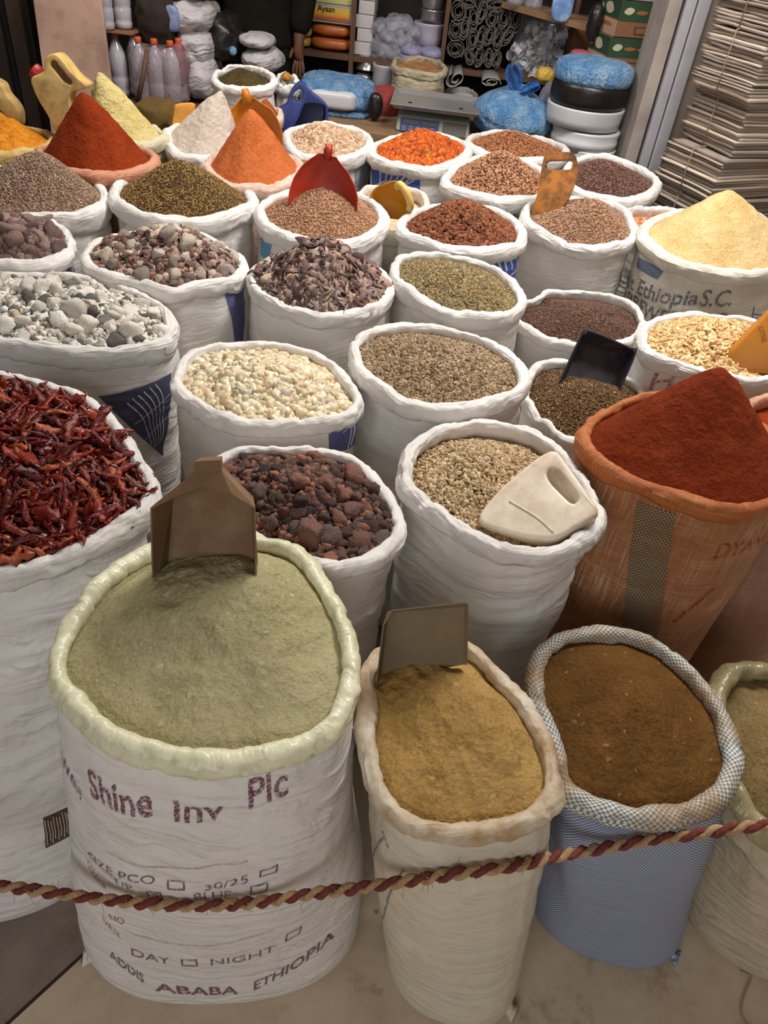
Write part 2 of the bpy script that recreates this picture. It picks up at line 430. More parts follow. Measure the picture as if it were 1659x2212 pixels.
def px_us(S, p):
    for k in range(40):      # the wall facing the viewer, not the far side seen through the mouth
        d = nrm(ray((p[0], p[1] + 3 * k))); hit = S.bvh.ray_cast(Vector(EYE), Vector(d))
        if hit[0] is None: break
        if np.dot(np.array(hit[0])[:2] - S.G[hit[2] // S.N].mean(0)[:2], d[:2]) < .02: break
    if hit[0] is None:
        d = nrm(ray(p))
        hit = S.bvh.find_nearest(Vector(EYE + d * np.linalg.norm(S.c - EYE)))
    i, j = divmod(hit[2], S.N); q = np.array(hit[0])
    A, B, C = S.G[i, j], S.G[i, (j + 1) % S.N], S.G[i + 1, j]
    fu = np.clip(np.dot(q - A, B - A) / np.dot(B - A, B - A), 0, 1); fs = np.clip(np.dot(q - A, C - A) / np.dot(C - A, C - A), 0, 1)
    return np.array([(j + fu) / S.N, (i + fs) / S.NZ])
def unwrap(us):
    us = np.array(us, float)
    for k in range(1, len(us)):
        while us[k, 0] - us[k - 1, 0] > .5: us[k, 0] -= 1
        while us[k, 0] - us[k - 1, 0] < -.5: us[k, 0] += 1
    return us
def panel(S, quad, mat, name='printed_panel', n=70, off=.0018):
    """printed patch: quad = 4 pixels TL TR BR BL on the wall"""
    q = unwrap([px_us(S, p) for p in quad]); a, b = np.meshgrid(np.linspace(0, 1, n), np.linspace(0, 1, n)); a = a.ravel()[:, None]; b = b.ravel()[:, None]
    us = q[0] * (1 - a) * (1 - b) + q[1] * a * (1 - b) + q[2] * a * b + q[3] * (1 - a) * b
    P = surf(S, us[:, 0], us[:, 1], off); ix = np.arange(n * n).reshape(n, n)
    F = np.stack([ix[:-1, :-1], ix[:-1, 1:], ix[1:, 1:], ix[1:, :-1]], -1).reshape(-1, 4)
    uv = np.stack([us[:, 0] * S.per, P[:, 2]], 1)
    return mesh_obj(name, P, F, mat, S.e, S.base, True, uv)
def strips(S, lines, mat, w=.004, name='printed_lines', off=.0020):
    V = []; F = []
    for L in lines:
        us = unwrap([px_us(S, p) for p in L]); us = spline(us, 24, closed=False) if len(us) > 2 else np.linspace(us[0], us[1], 16)
        P = surf(S, us[:, 0], us[:, 1], off); t = np.gradient(P, axis=0); o = P - np.array([S.c[0], S.c[1], 0]); o[:, 2] = 0
        b = np.cross(t, o); b /= np.linalg.norm(b, axis=1)[:, None]; k = len(V)
        for i in range(len(P)): V += [P[i] - b[i] * w / 2, P[i] + b[i] * w / 2]
        F += [(k + 2 * i, k + 2 * i + 1, k + 2 * i + 3, k + 2 * i + 2) for i in range(len(P) - 1)]
    return mesh_obj(name, np.array(V), F, mat, S.e, S.base, True)
def text_mesh(txt, bold=False, squeeze=1.0):
    cu = bpy.data.curves.new('t', 'FONT'); cu.body = txt; cu.size = 1; cu.resolution_u = 3
    if bold: cu.offset = .018
    o = bpy.data.objects.new('t', cu); COL.objects.link(o); bpy.context.view_layer.update()
    dg = bpy.context.evaluated_depsgraph_get(); me = bpy.data.meshes.new_from_object(o.evaluated_get(dg))
    bpy.data.objects.remove(o); bpy.data.curves.remove(cu)
    bm = bmesh.new(); bm.from_mesh(me); bpy.data.meshes.remove(me)
    bmesh.ops.triangulate(bm, faces=bm.faces[:])
    for _ in range(3):
        es = [e for e in bm.edges if e.calc_length() > .12]
        if not es: break
        bmesh.ops.subdivide_edges(bm, edges=es, cuts=1); bmesh.ops.triangulate(bm, faces=bm.faces[:])
    V = np.array([v.co[:2] for v in bm.verts]); F = [tuple(v.index for v in f.verts) for f in bm.faces]; bm.free()
    return V, F
def text_on(S, items, mat, name='printed_lettering', off=.0016):
    """items: (text, px start of baseline, px end of baseline, letter height in m, bold)"""
    for txt, p0, p1, hgt, bold in items:
        if txt == '[]':      # tick box drawn as a frame
            V = []; 
            o = [(0, 0), (1, 0), (1, .8), (0, .8)]; i_ = [(.11, .11), (.89, .11), (.89, .69), (.11, .69)]
            pts = o + i_; F = []
            n = 6; V = []
            for q in range(4):
                for t in range(n):
                    A = np.array(o[q]) + (np.array(o[(q + 1) % 4]) - np.array(o[q])) * t / n; B = np.array(i_[q]) + (np.array(i_[(q + 1) % 4]) - np.array(i_[q])) * t / n
                    V += [A, B]
            m = 4 * n; F = [(2 * i, (2 * i + 2) % (2 * m), (2 * i + 3) % (2 * m), 2 * i + 1) for i in range(m)]; V = np.array(V)
        else: V, F = text_mesh(txt, bold)
        us = unwrap([px_us(S, p0), px_us(S, p1)]); w = V[:, 0].max() - V[:, 0].min(); x = (V[:, 0] - V[:, 0].min()) / w
        b = us[0] + (us[1] - us[0]) * x[:, None]
        dz = np.linalg.norm(surf(S, [us[0, 0]], [us[0, 1] + .02]) - surf(S, [us[0, 0]], [us[0, 1]])) / .02
        b[:, 1] -= V[:, 1] / .72 * hgt / dz
        P = surf(S, b[:, 0], b[:, 1], off); mesh_obj('tick_box' if txt == '[]' else name, P, F, mat, S.e, S.base, True)
def ear(S, p, mat, size=.05, name='sack_corner', tip=None):
    """pinched, frayed corner of a sack lying on the floor"""
    q = onz(p, .012); c = np.array([S.base[0], S.base[1], .012]); d = nrm(q - c); st = q - d * size
    pts = [st + np.array([0, 0, .03]), st + d * size * .5 + np.array([0, 0, .018]), q - d * size * .15, q + d * size * .12]
    m = MB(); P = spline(pts, 14, closed=False); m.tube(P, np.interp(np.arange(14), [0, 5, 10, 13], [size * .55, size * .36, size * .17, size * .26]), 16)
    V = np.array(m.V); V += (fbm(V * 70, 3, 5) * .006)[:, None] * np.array([1, 1, .7]); V[:, 2] = np.maximum(V[:, 2], .002)
    return mesh_obj(name, V, m.F, mat, S.e, S.base, True, V[:, [0, 2]] + V[:, [1, 1]])

WHITE = 'e2dcd4'
m_sack = sack_mat('white_sacking', WHITE, thread=.0024, weave=.3, wrinkle=.45)
m_sack_w = sack_mat('white_sacking_creased', 'e0dad2', thread=.0026, weave=.4, wrinkle=.62)
m_sack_dusty = sack_mat('dusty_sacking', 'dcd5c6', thread=.0026, weave=.3, wrinkle=.5, dirt='a08a68', dirt_amt=.35)
m_green_liner = liner_mat('pale_green_liner', 'e0dcba', 'b4ae86')
m_yel = sack_mat('powder_stained_sacking', 'd2c8b4', thread=.003, weave=.3, wrinkle=.4, dirt='b08f52', dirt_amt=.25)
m_yel_rim = sack_mat('powder_stained_rim', 'd8cdb6', thread=.003, weave=.3, wrinkle=.6, dirt='9c7238', dirt_amt=.9, dlo=.36)
m_blue = sack_mat('blue_checked_sacking', 'b8bbc2', thread=.0068, weave=.5, wrinkle=.25, checker='4a5a7c')
m_blue_rim = sack_mat('blue_checked_rim', 'dcdccc', thread=.0095, weave=.5, wrinkle=.25, checker='6c7884', dirt='8e6c3e', dirt_amt=.9, dlo=.36)
m_olive = sack_mat('olive_sacking', 'c0b298', thread=.003, weave=.3, wrinkle=.6, dirt='8f8060', dirt_amt=.4)
m_olive_rim = liner_mat('olive_liner', 'a0946c', '786c48', .3)
m_orange = sack_mat('orange_sacking', 'b5713f', thread=.0034, weave=.9, wrinkle=.25, slub='dcc6a8', dirt='7e4420', dirt_amt=.6)
m_orange_rim = sack_mat('orange_rim', 'b4642c', thread=.0038, weave=1.0, wrinkle=.3, slub='d89a62', dirt='9a4316', dirt_amt=.6)
m_orange2 = sack_mat('faded_orange_sacking', 'a0745a', thread=.003, weave=.6, wrinkle=.4, slub='a98f82', dirt='7d4a2c', dirt_amt=.5)
m_orange2_rim = sack_mat('salmon_rim', 'c98a66', thread=.003, weave=.5, wrinkle=.4, slub='e6cdb8', dirt='9a4e2a', dirt_amt=.4)
m_salmon = sack_mat('salmon_sacking', 'cf9474', thread=.0024, weave=.4, wrinkle=.5, dirt='b0623a', dirt_amt=.5)
m_pinkish = sack_mat('pink_dusted_sacking', 'd6bfae', thread=.0024, weave=.3, wrinkle=.55, dirt='c07c52', dirt_amt=.55)
m_ivory = sack_mat('ivory_sacking', 'cdc6a4', thread=.0024, weave=.3, wrinkle=.5)
m_yrim = sack_mat('turmeric_sacking', 'd0b070', thread=.0024, weave=.3, wrinkle=.5, dirt='c08a28', dirt_amt=.5)

LAB = {
 'green': 'large front sack with pale green plastic rim and maroon printed lettering',
 'yellow': 'front dusty cream sack with stained rim, holding mustard tan powder',
 'blue': 'blue and white checked sack holding brown powder in the front row',
 'olive': 'grey tan sack with glossy olive plastic rim, at lower right corner',
 'chili': 'big white sack brimming with dried red chilies, torn patch low on its side',
 'resin': 'white sack holding dark brown resin lumps, behind green powder sack',
 'coffee': 'finely wrinkled white sack of pale coffee beans with white jug scoop',
 'orange': 'tall orange woven sack with grey stripe holding steep dark red cone',
 'orange2': 'faded brownish orange sack cut by the right frame edge, behind striped orange sack',
 'lumps': 'white sack with dark blue rayed panel holding chalky white and grey lumps',
 'frank': 'white sack of creamy frankincense grains with small blue patch at its right',
 'beans': 'white sack of greenish brown coffee beans standing behind pale coffee bean sack',
 'teff': 'low sagging white sack holding smooth dark brown seeds behind black dustpan',
 'dust': 'low white sack holding brown crumbs with black dustpan stuck in it',
 'split': 'white sack of pale yellow split beans with pink printed mark',
 'mixed': 'white sack with blue side panel holding pale stones mixed with brown flakes',
 'bark': 'plain white sack heaped with purplish brown bark flakes',
 'gbean': 'white sack holding olive green beans, beside the bark flake sack',
 'jug': 'plain white sack with tall orange jug stuck in pinkish brown seeds',
 'malt': 'cream sack with grey printed lettering holding a tall cone of pale yellow flour',
 'lentil': 'small white sack of orange lentils wedged behind pale yellow flour sack',
 'chunk': 'white sack at left frame edge holding dusty purplish brown rock lumps',
 'tan': 'white sack with light blue print at left, holding tan seeds and red scoop',
 'peas': 'white sack with blue rayed print holding reddish brown peas',
 'pale': 'half hidden white sack with yellow jug scoop and pale peach powder',
 'cumin': 'white sack heaped with olive brown cumin seeds and straw bits',
 'pink': 'white sack with wide folded rim at left edge, heaped with pinkish grey seeds',
 'red': 'salmon orange sack holding tall dark red powder cone at back left',
 'turm': 'yellow rimmed sack of orange turmeric cut by left frame edge',
 'lemon': 'ivory sack holding steep slab of pale lemon powder',
 'white': 'white sack holding peaked white flour, between lemon and orange powder sacks',
 'opow': 'pink dusted sack holding smooth bright orange powder cone',
 'chick': 'white sack with grey patch holding pale chickpeas at the back',
 'opea': 'white sack with bright blue rayed panel holding orange balls',
 'grainA': 'white sack with grey oval print holding peaked brown grain',
 'grainB': 'white sack of red brown grain in the back row beneath blue plastic bag',
 'purple': 'white sack of purple brown seeds standing against the grey pillar',
}
RIMS = {
 'green': (0.72, [(130,1440),(185,1310),(300,1205),(440,1165),(560,1172),(640,1198),(705,1280),(745,1380),(750,1480),(715,1560),(640,1605),(540,1630),(430,1640),(330,1620),(240,1580),(170,1520)]),
 'yellow': (0.62, [(800,1510),(795,1460),(840,1405),(920,1385),(1010,1405),(1080,1470),(1140,1540),(1175,1620),(1190,1700),(1165,1745),(1100,1775),(1000,1790),(920,1785),(850,1740),(815,1680),(800,1590)]),
 'blue': (0.55, [(1160,1500),(1165,1440),(1200,1390),(1280,1372),(1380,1380),(1450,1420),(1520,1490),(1565,1570),(1580,1650),(1550,1710),(1480,1750),(1390,1755),(1290,1735),(1225,1690),(1205,1620),(1180,1550)]),
 'olive': (0.5, [(1550,1540),(1560,1490),(1590,1455),(1640,1450),(1720,1470),(1790,1530),(1830,1620),(1820,1740),(1750,1800),(1660,1790),(1590,1700),(1560,1610)]),
 'chili': (0.76, [(-50,815),(30,820),(100,838),(180,870),(240,920),(290,990),(322,1040),(318,1080),(270,1120),(200,1165),(100,1210),(0,1235),(-100,1225),(-220,1150),(-270,1050),(-250,930),(-150,840)]),
 'resin': (0.72, [(445,1040),(460,1005),(510,978),(600,972),(720,985),(790,1020),(840,1085),(857,1125),(850,1160),(810,1195),(740,1215),(660,1205),(560,1160),(480,1095)]),
 'coffee': (0.74, [(878,1010),(900,960),(960,930),(1040,918),(1130,935),(1200,975),(1250,1030),(1285,1095),(1285,1135),(1250,1165),(1180,1185),(1090,1180),(1000,1140),(930,1090),(885,1050)]),
 'orange': (0.78, [(1262,950),(1285,910),(1340,880),(1400,860),(1500,850),(1600,890),(1680,960),(1720,1030),(1690,1070),(1600,1095),(1500,1080),(1400,1045),(1310,1000)]),
 'orange2': (0.78, [(1622,895),(1640,868),(1740,850),(1850,880),(1900,960),(1840,1035),(1740,1040),(1660,965)]),
 'lumps': (0.74, [(-120,680),(-110,640),(-50,610),(0,600),(100,597),(200,605),(280,630),(345,665),(368,700),(350,735),(280,750),(180,755),(80,745),(0,735),(-80,720)]),
 'frank': (0.74, [(385,815),(420,770),(480,748),(560,745),(650,755),(710,785),(750,830),(772,870),(740,895),(660,910),(560,915),(480,900),(420,865),(390,840)]),
 'beans': (0.76, [(770,745),(800,720),(860,705),(940,712),(1020,730),(1080,755),(1120,790),(1130,825),(1100,850),(1040,870),(960,875),(880,865),(810,825),(775,785)]),
 'teff': (0.7, [(1122,680),(1140,650),(1200,632),(1280,632),(1345,650),(1385,690),(1372,725),(1320,745),(1250,745),(1180,725),(1140,705)]),
 'dust': (0.66, [(1140,850),(1155,800),(1200,790),(1290,795),(1370,830),(1400,880),(1370,930),(1300,950),(1230,945),(1180,915),(1150,880)]),
 'split': (0.76, [(1388,740),(1400,705),(1450,685),(1520,682),(1600,690),(1680,720),(1720,770),(1690,810),(1600,815),(1530,805),(1460,785),(1410,765)]),
 'mixed': (0.76, [(190,550),(220,520),(290,500),(360,498),(440,515),(500,545),(522,575),(500,600),(440,615),(370,625),(290,605),(220,585)]),
 'bark': (0.76, [(545,600),(570,570),(640,550),(700,548),(770,560),(820,590),(840,620),(820,650),(760,672),(690,680),(620,660),(570,635)]),
 'gbean': (0.78, [(855,575),(880,555),(950,552),(1020,565),(1080,590),(1115,620),(1125,650),(1100,672),(1050,680),(980,672),(910,640),(870,610)]),
 'jug': (0.78, [(1137,470),(1150,445),(1210,430),(1280,435),(1340,455),(1365,490),(1360,520),(1310,535),(1250,532),(1190,512),(1150,490)]),
 'malt': (0.8, [(1395,510),(1410,480),(1470,460),(1560,450),(1640,470),(1710,520),(1720,560),(1670,582),(1590,587),(1510,575),(1440,550)]),
 'lentil': (0.74, [(1350,465),(1380,453),(1430,453),(1475,465),(1480,485),(1450,505),(1400,510),(1370,490)]),
 'chunk': (0.76, [(-60,490),(0,475),(70,475),(120,490),(145,520),(140,550),(90,568),(20,570),(-50,560),(-80,525)]),
 'tan': (0.78, [(562,465),(580,435),(640,415),(700,410),(770,425),(815,455),(825,485),(800,510),(740,525),(670,525),(600,500)]),
 'peas': (0.78, [(868,490),(890,465),(950,450),(1020,450),(1085,465),(1120,495),(1118,525),(1070,540),(1000,540),(930,525),(885,508)]),
 'pale': (0.74, [(770,440),(790,415),(850,405),(900,415),(920,440),(910,470),(870,505),(820,500),(785,470)]),
 'cumin': (0.78, [(250,410),(280,385),(350,375),(450,380),(510,400),(540,425),(530,450),(480,468),(400,478),(320,468),(265,440)]),
 'pink': (0.76, [(-60,420),(-40,376),(40,362),(130,372),(200,398),(225,425),(200,455),(120,470),(40,470),(-40,460)]),
 'red': (0.8, [(90,328),(130,320),(210,316),(290,322),(328,338),(325,355),(280,372),(200,375),(130,362),(95,345)]),
 'turm': (0.8, [(-60,300),(-20,280),(60,280),(110,298),(95,318),(40,330),(-30,330)]),
 'lemon': (0.8, [(185,270),(230,265),(300,270),(350,290),(345,302),(300,310),(230,306),(190,292)]),
 'white': (0.8, [(365,290),(400,275),(460,268),(510,280),(520,310),(480,335),(420,340),(375,320)]),
 'opow': (0.8, [(450,360),(470,340),(540,330),(610,335),(645,355),(640,380),(590,400),(520,405),(465,385)]),
 'chick': (0.8, [(620,300),(640,280),(700,270),(760,280),(795,305),(780,330),(720,345),(650,335)]),
 'opea': (0.8, [(808,320),(850,300),(920,290),(985,305),(1008,325),(985,350),(920,365),(850,355),(815,340)]),
 'grainA': (0.8, [(965,390),(990,360),(1050,345),(1130,355),(1180,385),(1190,410),(1150,428),(1080,432),(1010,418),(975,405)]),
 'grainB': (0.8, [(1012,305),(1040,292),(1110,290),(1180,305),(1220,325),(1200,345),(1130,345),(1060,335),(1020,318)]),
 'purple': (0.8, [(1225,375),(1240,350),(1290,340),(1350,350),(1400,375),(1418,400),(1390,425),(1330,430),(1260,420),(1230,400)]),
}
CFG = {
 'green': dict(mat=m_sack_w, rim_mat=m_green_liner, N=320, NZ=150, a=.0145, up=.016, cuff=.021, de=.010, bulge=.045, bot=[(208, 2056), (455, 2170), (752, 2036)], fold=.004, wob=.003, crease=.003),
 'yellow': dict(mat=m_yel, rim_mat=m_yel_rim, N=220, NZ=130, a=.0145, up=.015, cuff=.018, de=.012, bulge=.05, bot=[(850, 2080), (985, 2215), (1105, 2170)], fold=.003, wob=.004),
 'blue': dict(mat=m_blue, rim_mat=m_blue_rim, N=220, NZ=130, a=.0155, up=.016, cuff=.022, de=.015, bulge=.02, bot=[(1150, 1955), (1330, 2058), (1455, 2050)], fold=.002, wob=.004),
 'olive': dict(mat=m_olive, rim_mat=m_olive_rim, N=160, NZ=90, a=.020, up=.02, cuff=.025, de=.022, bulge=.03, bot=[(1475, 1940), (1640, 2110), (1830, 2080)], fold=.004),
 'chili': dict(mat=m_sack_w, N=260, NZ=140, a=.0145, up=.016, cuff=.03, de=.004, bulge=.05, bot=[(-440, 1880), (-60, 2010), (215, 1850)], fold=.005),
 'resin': dict(mat=m_sack, N=200, NZ=90, a=.013, up=.013, cuff=.026, de=.012, bulge=.02),
 'coffee': dict(mat=m_sack_w, N=240, NZ=120, a=.0135, up=.014, cuff=.029, de=.032, bulge=.0, fold=.008, taper=.86, wob=.006),
 'orange': dict(mat=m_orange, rim_mat=m_orange_rim, N=220, NZ=110, a=.0125, up=.013, cuff=.026, de=.010, bulge=.03, fold=.002, taper=.9, sack_name='burlap_sack'),
 'orange2': dict(mat=m_orange2, rim_mat=m_orange2_rim, N=140, NZ=80, a=.014, de=.02, fold=.004, taper=1.2, bulge=.1, sack_name='burlap_sack'),
 'lumps': dict(mat=m_sack_w, N=180, NZ=80, a=.014, up=.014, cuff=.040, de=.014, fold=.006),
 'frank': dict(mat=m_sack, N=180, NZ=80, a=.013, up=.013, cuff=.026, de=.020),
 'beans': dict(mat=m_sack, N=180, NZ=80, a=.0135, up=.013, cuff=.034, de=.018, fold=.006, taper=.9),
 'teff': dict(mat=m_sack, N=150, a=.010, up=.012, cuff=.022, de=.022, wob=.01),
 'dust': dict(mat=m_sack, N=150, a=.012, up=.014, cuff=.022, de=.014, wob=.01),
 'split': dict(mat=m_sack, N=150, a=.013, up=.013, cuff=.030, de=.010, taper=.85),
 'mixed': dict(mat=m_sack, N=150, a=.014, up=.012, cuff=.036, de=.010, wob=.008, taper=.97),
 'bark': dict(mat=m_sack_w, N=150, a=.014, up=.012, cuff=.030, de=.004),
 'gbean': dict(mat=m_sack, N=150, a=.0135, up=.012, cuff=.036, de=.016, wob=.006, taper=.92),
 'jug': dict(mat=m_sack_w, a=.016, cuff=.034, de=.012),
 'malt': dict(mat=m_sack_dusty, N=150, NZ=70, a=.018, up=.016, cuff=.038, de=.012),
 'lentil': dict(mat=m_sack, a=.014, de=.03, taper=.85),
 'chunk': dict(mat=m_sack, a=.016, cuff=.032, de=.012),
 'tan': dict(mat=m_sack, a=.017, cuff=.036, de=.008, wob=.007),
 'peas': dict(mat=m_sack, a=.017, cuff=.034, de=.012),
 'pale': dict(mat=m_sack_dusty, a=.014, de=.035, taper=.9),
 'cumin': dict(mat=m_sack, a=.018, cuff=.036, de=.010, wob=.007, taper=.93),
 'pink': dict(mat=m_sack, a=.018, cuff=.045, de=.006, wob=.010),
 'red': dict(mat=m_salmon, a=.016, cuff=.028, de=.012),
 'turm': dict(mat=m_yrim, a=.016, de=.008), 'lemon': dict(mat=m_ivory, a=.016, de=.012), 'white': dict(mat=m_sack, a=.017, cuff=.045, de=.010, wob=.008),
 'opow': dict(mat=m_pinkish, taper=.88, a=.018, cuff=.04, de=.006, wob=.007), 'chick': dict(mat=m_sack, a=.017, cuff=.036, de=.012),
 'opea': dict(mat=m_sack, a=.018, cuff=.036, de=.010), 'grainA': dict(mat=m_sack, a=.018, cuff=.04, de=.008), 'grainB': dict(mat=m_sack, a=.017, cuff=.034, de=.012),
 'purple': dict(mat=m_sack, a=.017, cuff=.036, de=.018),
}
for k, cfg in CFG.items():
    h, pts = RIMS[k]; cfg = dict(cfg); mat = cfg.pop('mat')
    make_sack(k, LAB[k], mat, pts, h, **cfg)

# ================================================================ goods in the sacks
HP = {}
def icolor(cols, n, jit=.12, w=None):
    c = np.array([hexc(x) for x in cols]); i = RNG.choice(len(c), n, p=(np.array(w) / np.sum(w)) if w is not None else None)
    return np.clip(c[i] * (1 + RNG.normal(0, jit, (n, 1))) * (1 + RNG.normal(0, jit * .25, (n, 3))), 0, 1)
class Heap: pass
def heap_surface(key, apex=None, height=.05, dy=0.0, k=.5, pw=1.0, rough=.003, rs=30, Nt=70, N=None, tip=.03, lump=.0, inset=1.0, ashift=(0, 0), ridge=0, slab=None):
    S = SK[key]; N = N or max(120, S.N); R = spline(S.R, N) if N != S.N else S.R; c = S.c
    rel = R - c; o = S.out if N == S.N else rel[:, :2] / np.linalg.norm(rel[:, :2], axis=1)[:, None]
    E = R.copy(); E[:, :2] -= o * (S.a * .25 * inset); E[:, 2] -= S.de
    if apex is not None: A = ony(apex, c[1] + dy)
    else: A = np.array([c[0] + ashift[0], c[1] + ashift[1], E[:, 2].mean() + height])
    t = np.linspace(0, 1, Nt); T, _ = np.meshgrid(t, np.arange(N), indexing='ij')
    cone = 1 - (np.sqrt(T ** 2 + tip ** 2) - tip) / (math.sqrt(1 + tip ** 2) - tip); cone = np.clip(cone, 0, 1) ** pw
    dome = 1 - sstep(T) * .55 - .45 * T ** 2
    pr = (1 - k) * cone + k * dome
    P = np.zeros((Nt, N, 3)); P[..., :2] = A[:2] + (E[None, :, :2] - A[:2]) * T[..., None]
    P[..., 2] = E[None, :, 2] + (A[2] - E[None, :, 2]) * pr
    Q = P.reshape(-1, 3); env = (1 - T.ravel() ** 6 * .6)
    n = fbm(Q * rs, 4, hash_key(key)) * rough + fbm(Q * 11 + 5, 3, 4) * lump
    if ridge: n = n + (1 - 2 * np.abs(fbm(np.c_[Q[:, 0] * 24 + Q[:, 1] * 14, Q[:, 1] * 4, Q[:, 2] * 0], 2, 8))) * ridge
    Q[:, 2] += n * env
    hd = fbm(Q * rs * 1.3 + 40, 3, 9) * rough * .8 * np.clip(1 - T.ravel() ** 3, 0, 1); Q[:, 0] += hd
    H = Heap(); H.P = Q.reshape(Nt, N, 3); H.S = S; H.key = key
    ix = np.arange(Nt * N).reshape(Nt, N); nx = np.roll(ix, -1, 1)
    H.F = np.stack([ix[:-1], ix[1:], nx[1:], nx[:-1]], -1).reshape(-1, 4)
    H.A = A; H.origin = np.array([c[0], c[1], c[2] - S.de - .02]); HP[key] = H; return H
def sample(H, n, tmax=.985, bias=None):
    P = H.P; T = np.concatenate([H.F[:, [0, 1, 2]], H.F[:, [0, 2, 3]]]); Nt, N = P.shape[:2]
    ti = (T[:, 0] // N) / (Nt - 1.0); T = T[ti < tmax]; V = P.reshape(-1, 3)
    a, b, c = V[T[:, 0]], V[T[:, 1]], V[T[:, 2]]; cr = np.cross(b - a, c - a); ar = np.linalg.norm(cr, axis=1)
    w = ar.copy()
    if bias is not None: w *= bias((a + b + c) / 3)
    i = RNG.choice(len(T), n, p=w / w.sum()); r = RNG.random((n, 2)); r[r.sum(1) > 1] = 1 - r[r.sum(1) > 1]
    p = a[i] + (b[i] - a[i]) * r[:, :1] + (c[i] - a[i]) * r[:, 1:]
    nn = cr[i] / np.maximum(1e-12, ar[i])[:, None]; nn[nn[:, 2] < 0] *= -1
    # smooth the normal a bit
    return p, nn
def frames(nn, tilt=.35, spin=True):
    n = len(nn); z = nn + RNG.normal(0, tilt, nn.shape); z /= np.linalg.norm(z, axis=1)[:, None]
    r = RNG.normal(0, 1, nn.shape); x = r - z * np.sum(r * z, 1)[:, None]; x /= np.linalg.norm(x, axis=1)[:, None]; y = np.cross(z, x)
    return np.stack([x, y, z], -1)      # columns are the axes
def uvsphere(nu=8, nv=5):
    V = [(0, 0, 1)]; F = []
    for i in range(1, nv):
        for k in range(nu):
            t = PI * i / nv; f = 2 * PI * k / nu; V.append((math.sin(t) * math.cos(f), math.sin(t) * math.sin(f), math.cos(t)))
    V.append((0, 0, -1)); b = len(V) - 1
    for k in range(nu): F.append((0, 1 + k, 1 + (k + 1) % nu))
    for i in range(nv - 2):
        for k in range(nu):
            p, q = 1 + i * nu + k, 1 + i * nu + (k + 1) % nu; F += [(p, p + nu, q + nu), (p, q + nu, q)]
    l = 1 + (nv - 2) * nu
    for k in range(nu): F.append((l + k, b, l + (k + 1) % nu))
    return np.array(V, float), np.array(F)
def t_seed(): return uvsphere(6, 4)
def t_ball(): return uvsphere(8, 6)
def t_bean():
    V, F = uvsphere(10, 8); V = V.copy()
    up = V[:, 2] > 0; V[up, 2] *= .5
    g = np.exp(-(V[:, 1] / .17) ** 2) * up; V[:, 2] -= g * .28           # crease on the flat side
    return V, F
def t_flake(n=9, seed=0):
    r = np.random.default_rng(seed); V = [(0, 0, .12)]; 
    for k in range(n):
        a = 2 * PI * k / n; q = .75 + .4 * r.random(); V.append((q * math.cos(a), q * math.sin(a), (r.random() - .5) * .5))
    m = len(V); V += [(x, y, z - .14) for x, y, z in V]; F = []
    for k in range(n):
        a, b = 1 + k, 1 + (k + 1) % n; F += [(0, a, b), (m, m + b, m + a), (a, m + a, m + b), (a, m + b, b)]
    return np.array(V, float), np.array(F)
def t_rock(seed=0, sub=3, cuts=13, amp=.16, fr=2.2, knob=.10):
    r = np.random.default_rng(seed + 500); bm = bmesh.new(); bmesh.ops.create_icosphere(bm, subdivisions=sub, radius=1)
    V = np.array([v.co for v in bm.verts]); F = np.array([[v.index for v in f.verts] for f in bm.faces]); bm.free()
    n = r.normal(0, 1, (cuts, 3)); n /= np.linalg.norm(n, axis=1)[:, None]; d = r.uniform(.62, 1.0, cuts)
    q = V @ n.T; rad = np.min(np.where(q > .08, d[None] / np.maximum(q, .08), 9), axis=1); rad = np.minimum(rad, 1.25)
    rad = rad * (1 + amp * fbm(V * fr + seed * 3.1, 3, seed) + knob * (1 - 2 * np.abs(fbm(V * fr * 2.3 + seed, 3, seed + 5))))
    return V * rad[:, None], F
def t_lump(seed=0, sub=2, amp=.35, fr=1.5):
    bm = bmesh.new(); bmesh.ops.create_icosphere(bm, subdivisions=sub, radius=1)
    V = np.array([v.co for v in bm.verts]); F = np.array([[v.index for v in f.verts] for f in bm.faces]); bm.free()
    d = fbm(V * fr + seed * 7.3, 3, seed); d2 = 1 - 2 * np.abs(fbm(V * fr * 2.2 + seed, 2, seed + 5))
    return V * (1 + amp * d + amp * .45 * d2)[:, None], F
def scatter(H, name, n, templ, size, mat, cols, jit=.15, w=None, sv=.18, tilt=.35, lift=.3, label=None, cat='grain heap', keep=None, tmax=.985, bias=None, parent=None):
    """many small grains in ONE mesh, lying on the heap"""
    temps = templ if isinstance(templ, list) else [templ]
    AV = []; AF = []; AC = []; k = 0; sx = np.array(size, float)
    for q, (tv, tf) in enumerate(temps):
        m = n // len(temps); p, nn = sample(H, m, tmax, bias); Rm = frames(nn, tilt); sc = sx[None] * np.clip(1 + RNG.normal(0, sv, (m, 1)), .45, 1.9) * (1 + RNG.normal(0, sv * .4, (m, 3)))
        p = p + nn * (sc[:, 2:3] * lift)
        V = np.einsum('mij,mvj->mvi', Rm, tv[None] * sc[:, None, :]) + p[:, None, :]
        c = icolor(cols, m, jit, w)
        AV.append(V.reshape(-1, 3)); AF.append((tf[None] + (np.arange(m) * len(tv))[:, None, None]).reshape(-1, 3) + k); AC.append(np.repeat(c, len(tv), 0)); k += m * len(tv)
    return np.vstack(AV), np.vstack(AF), np.vstack(AC)
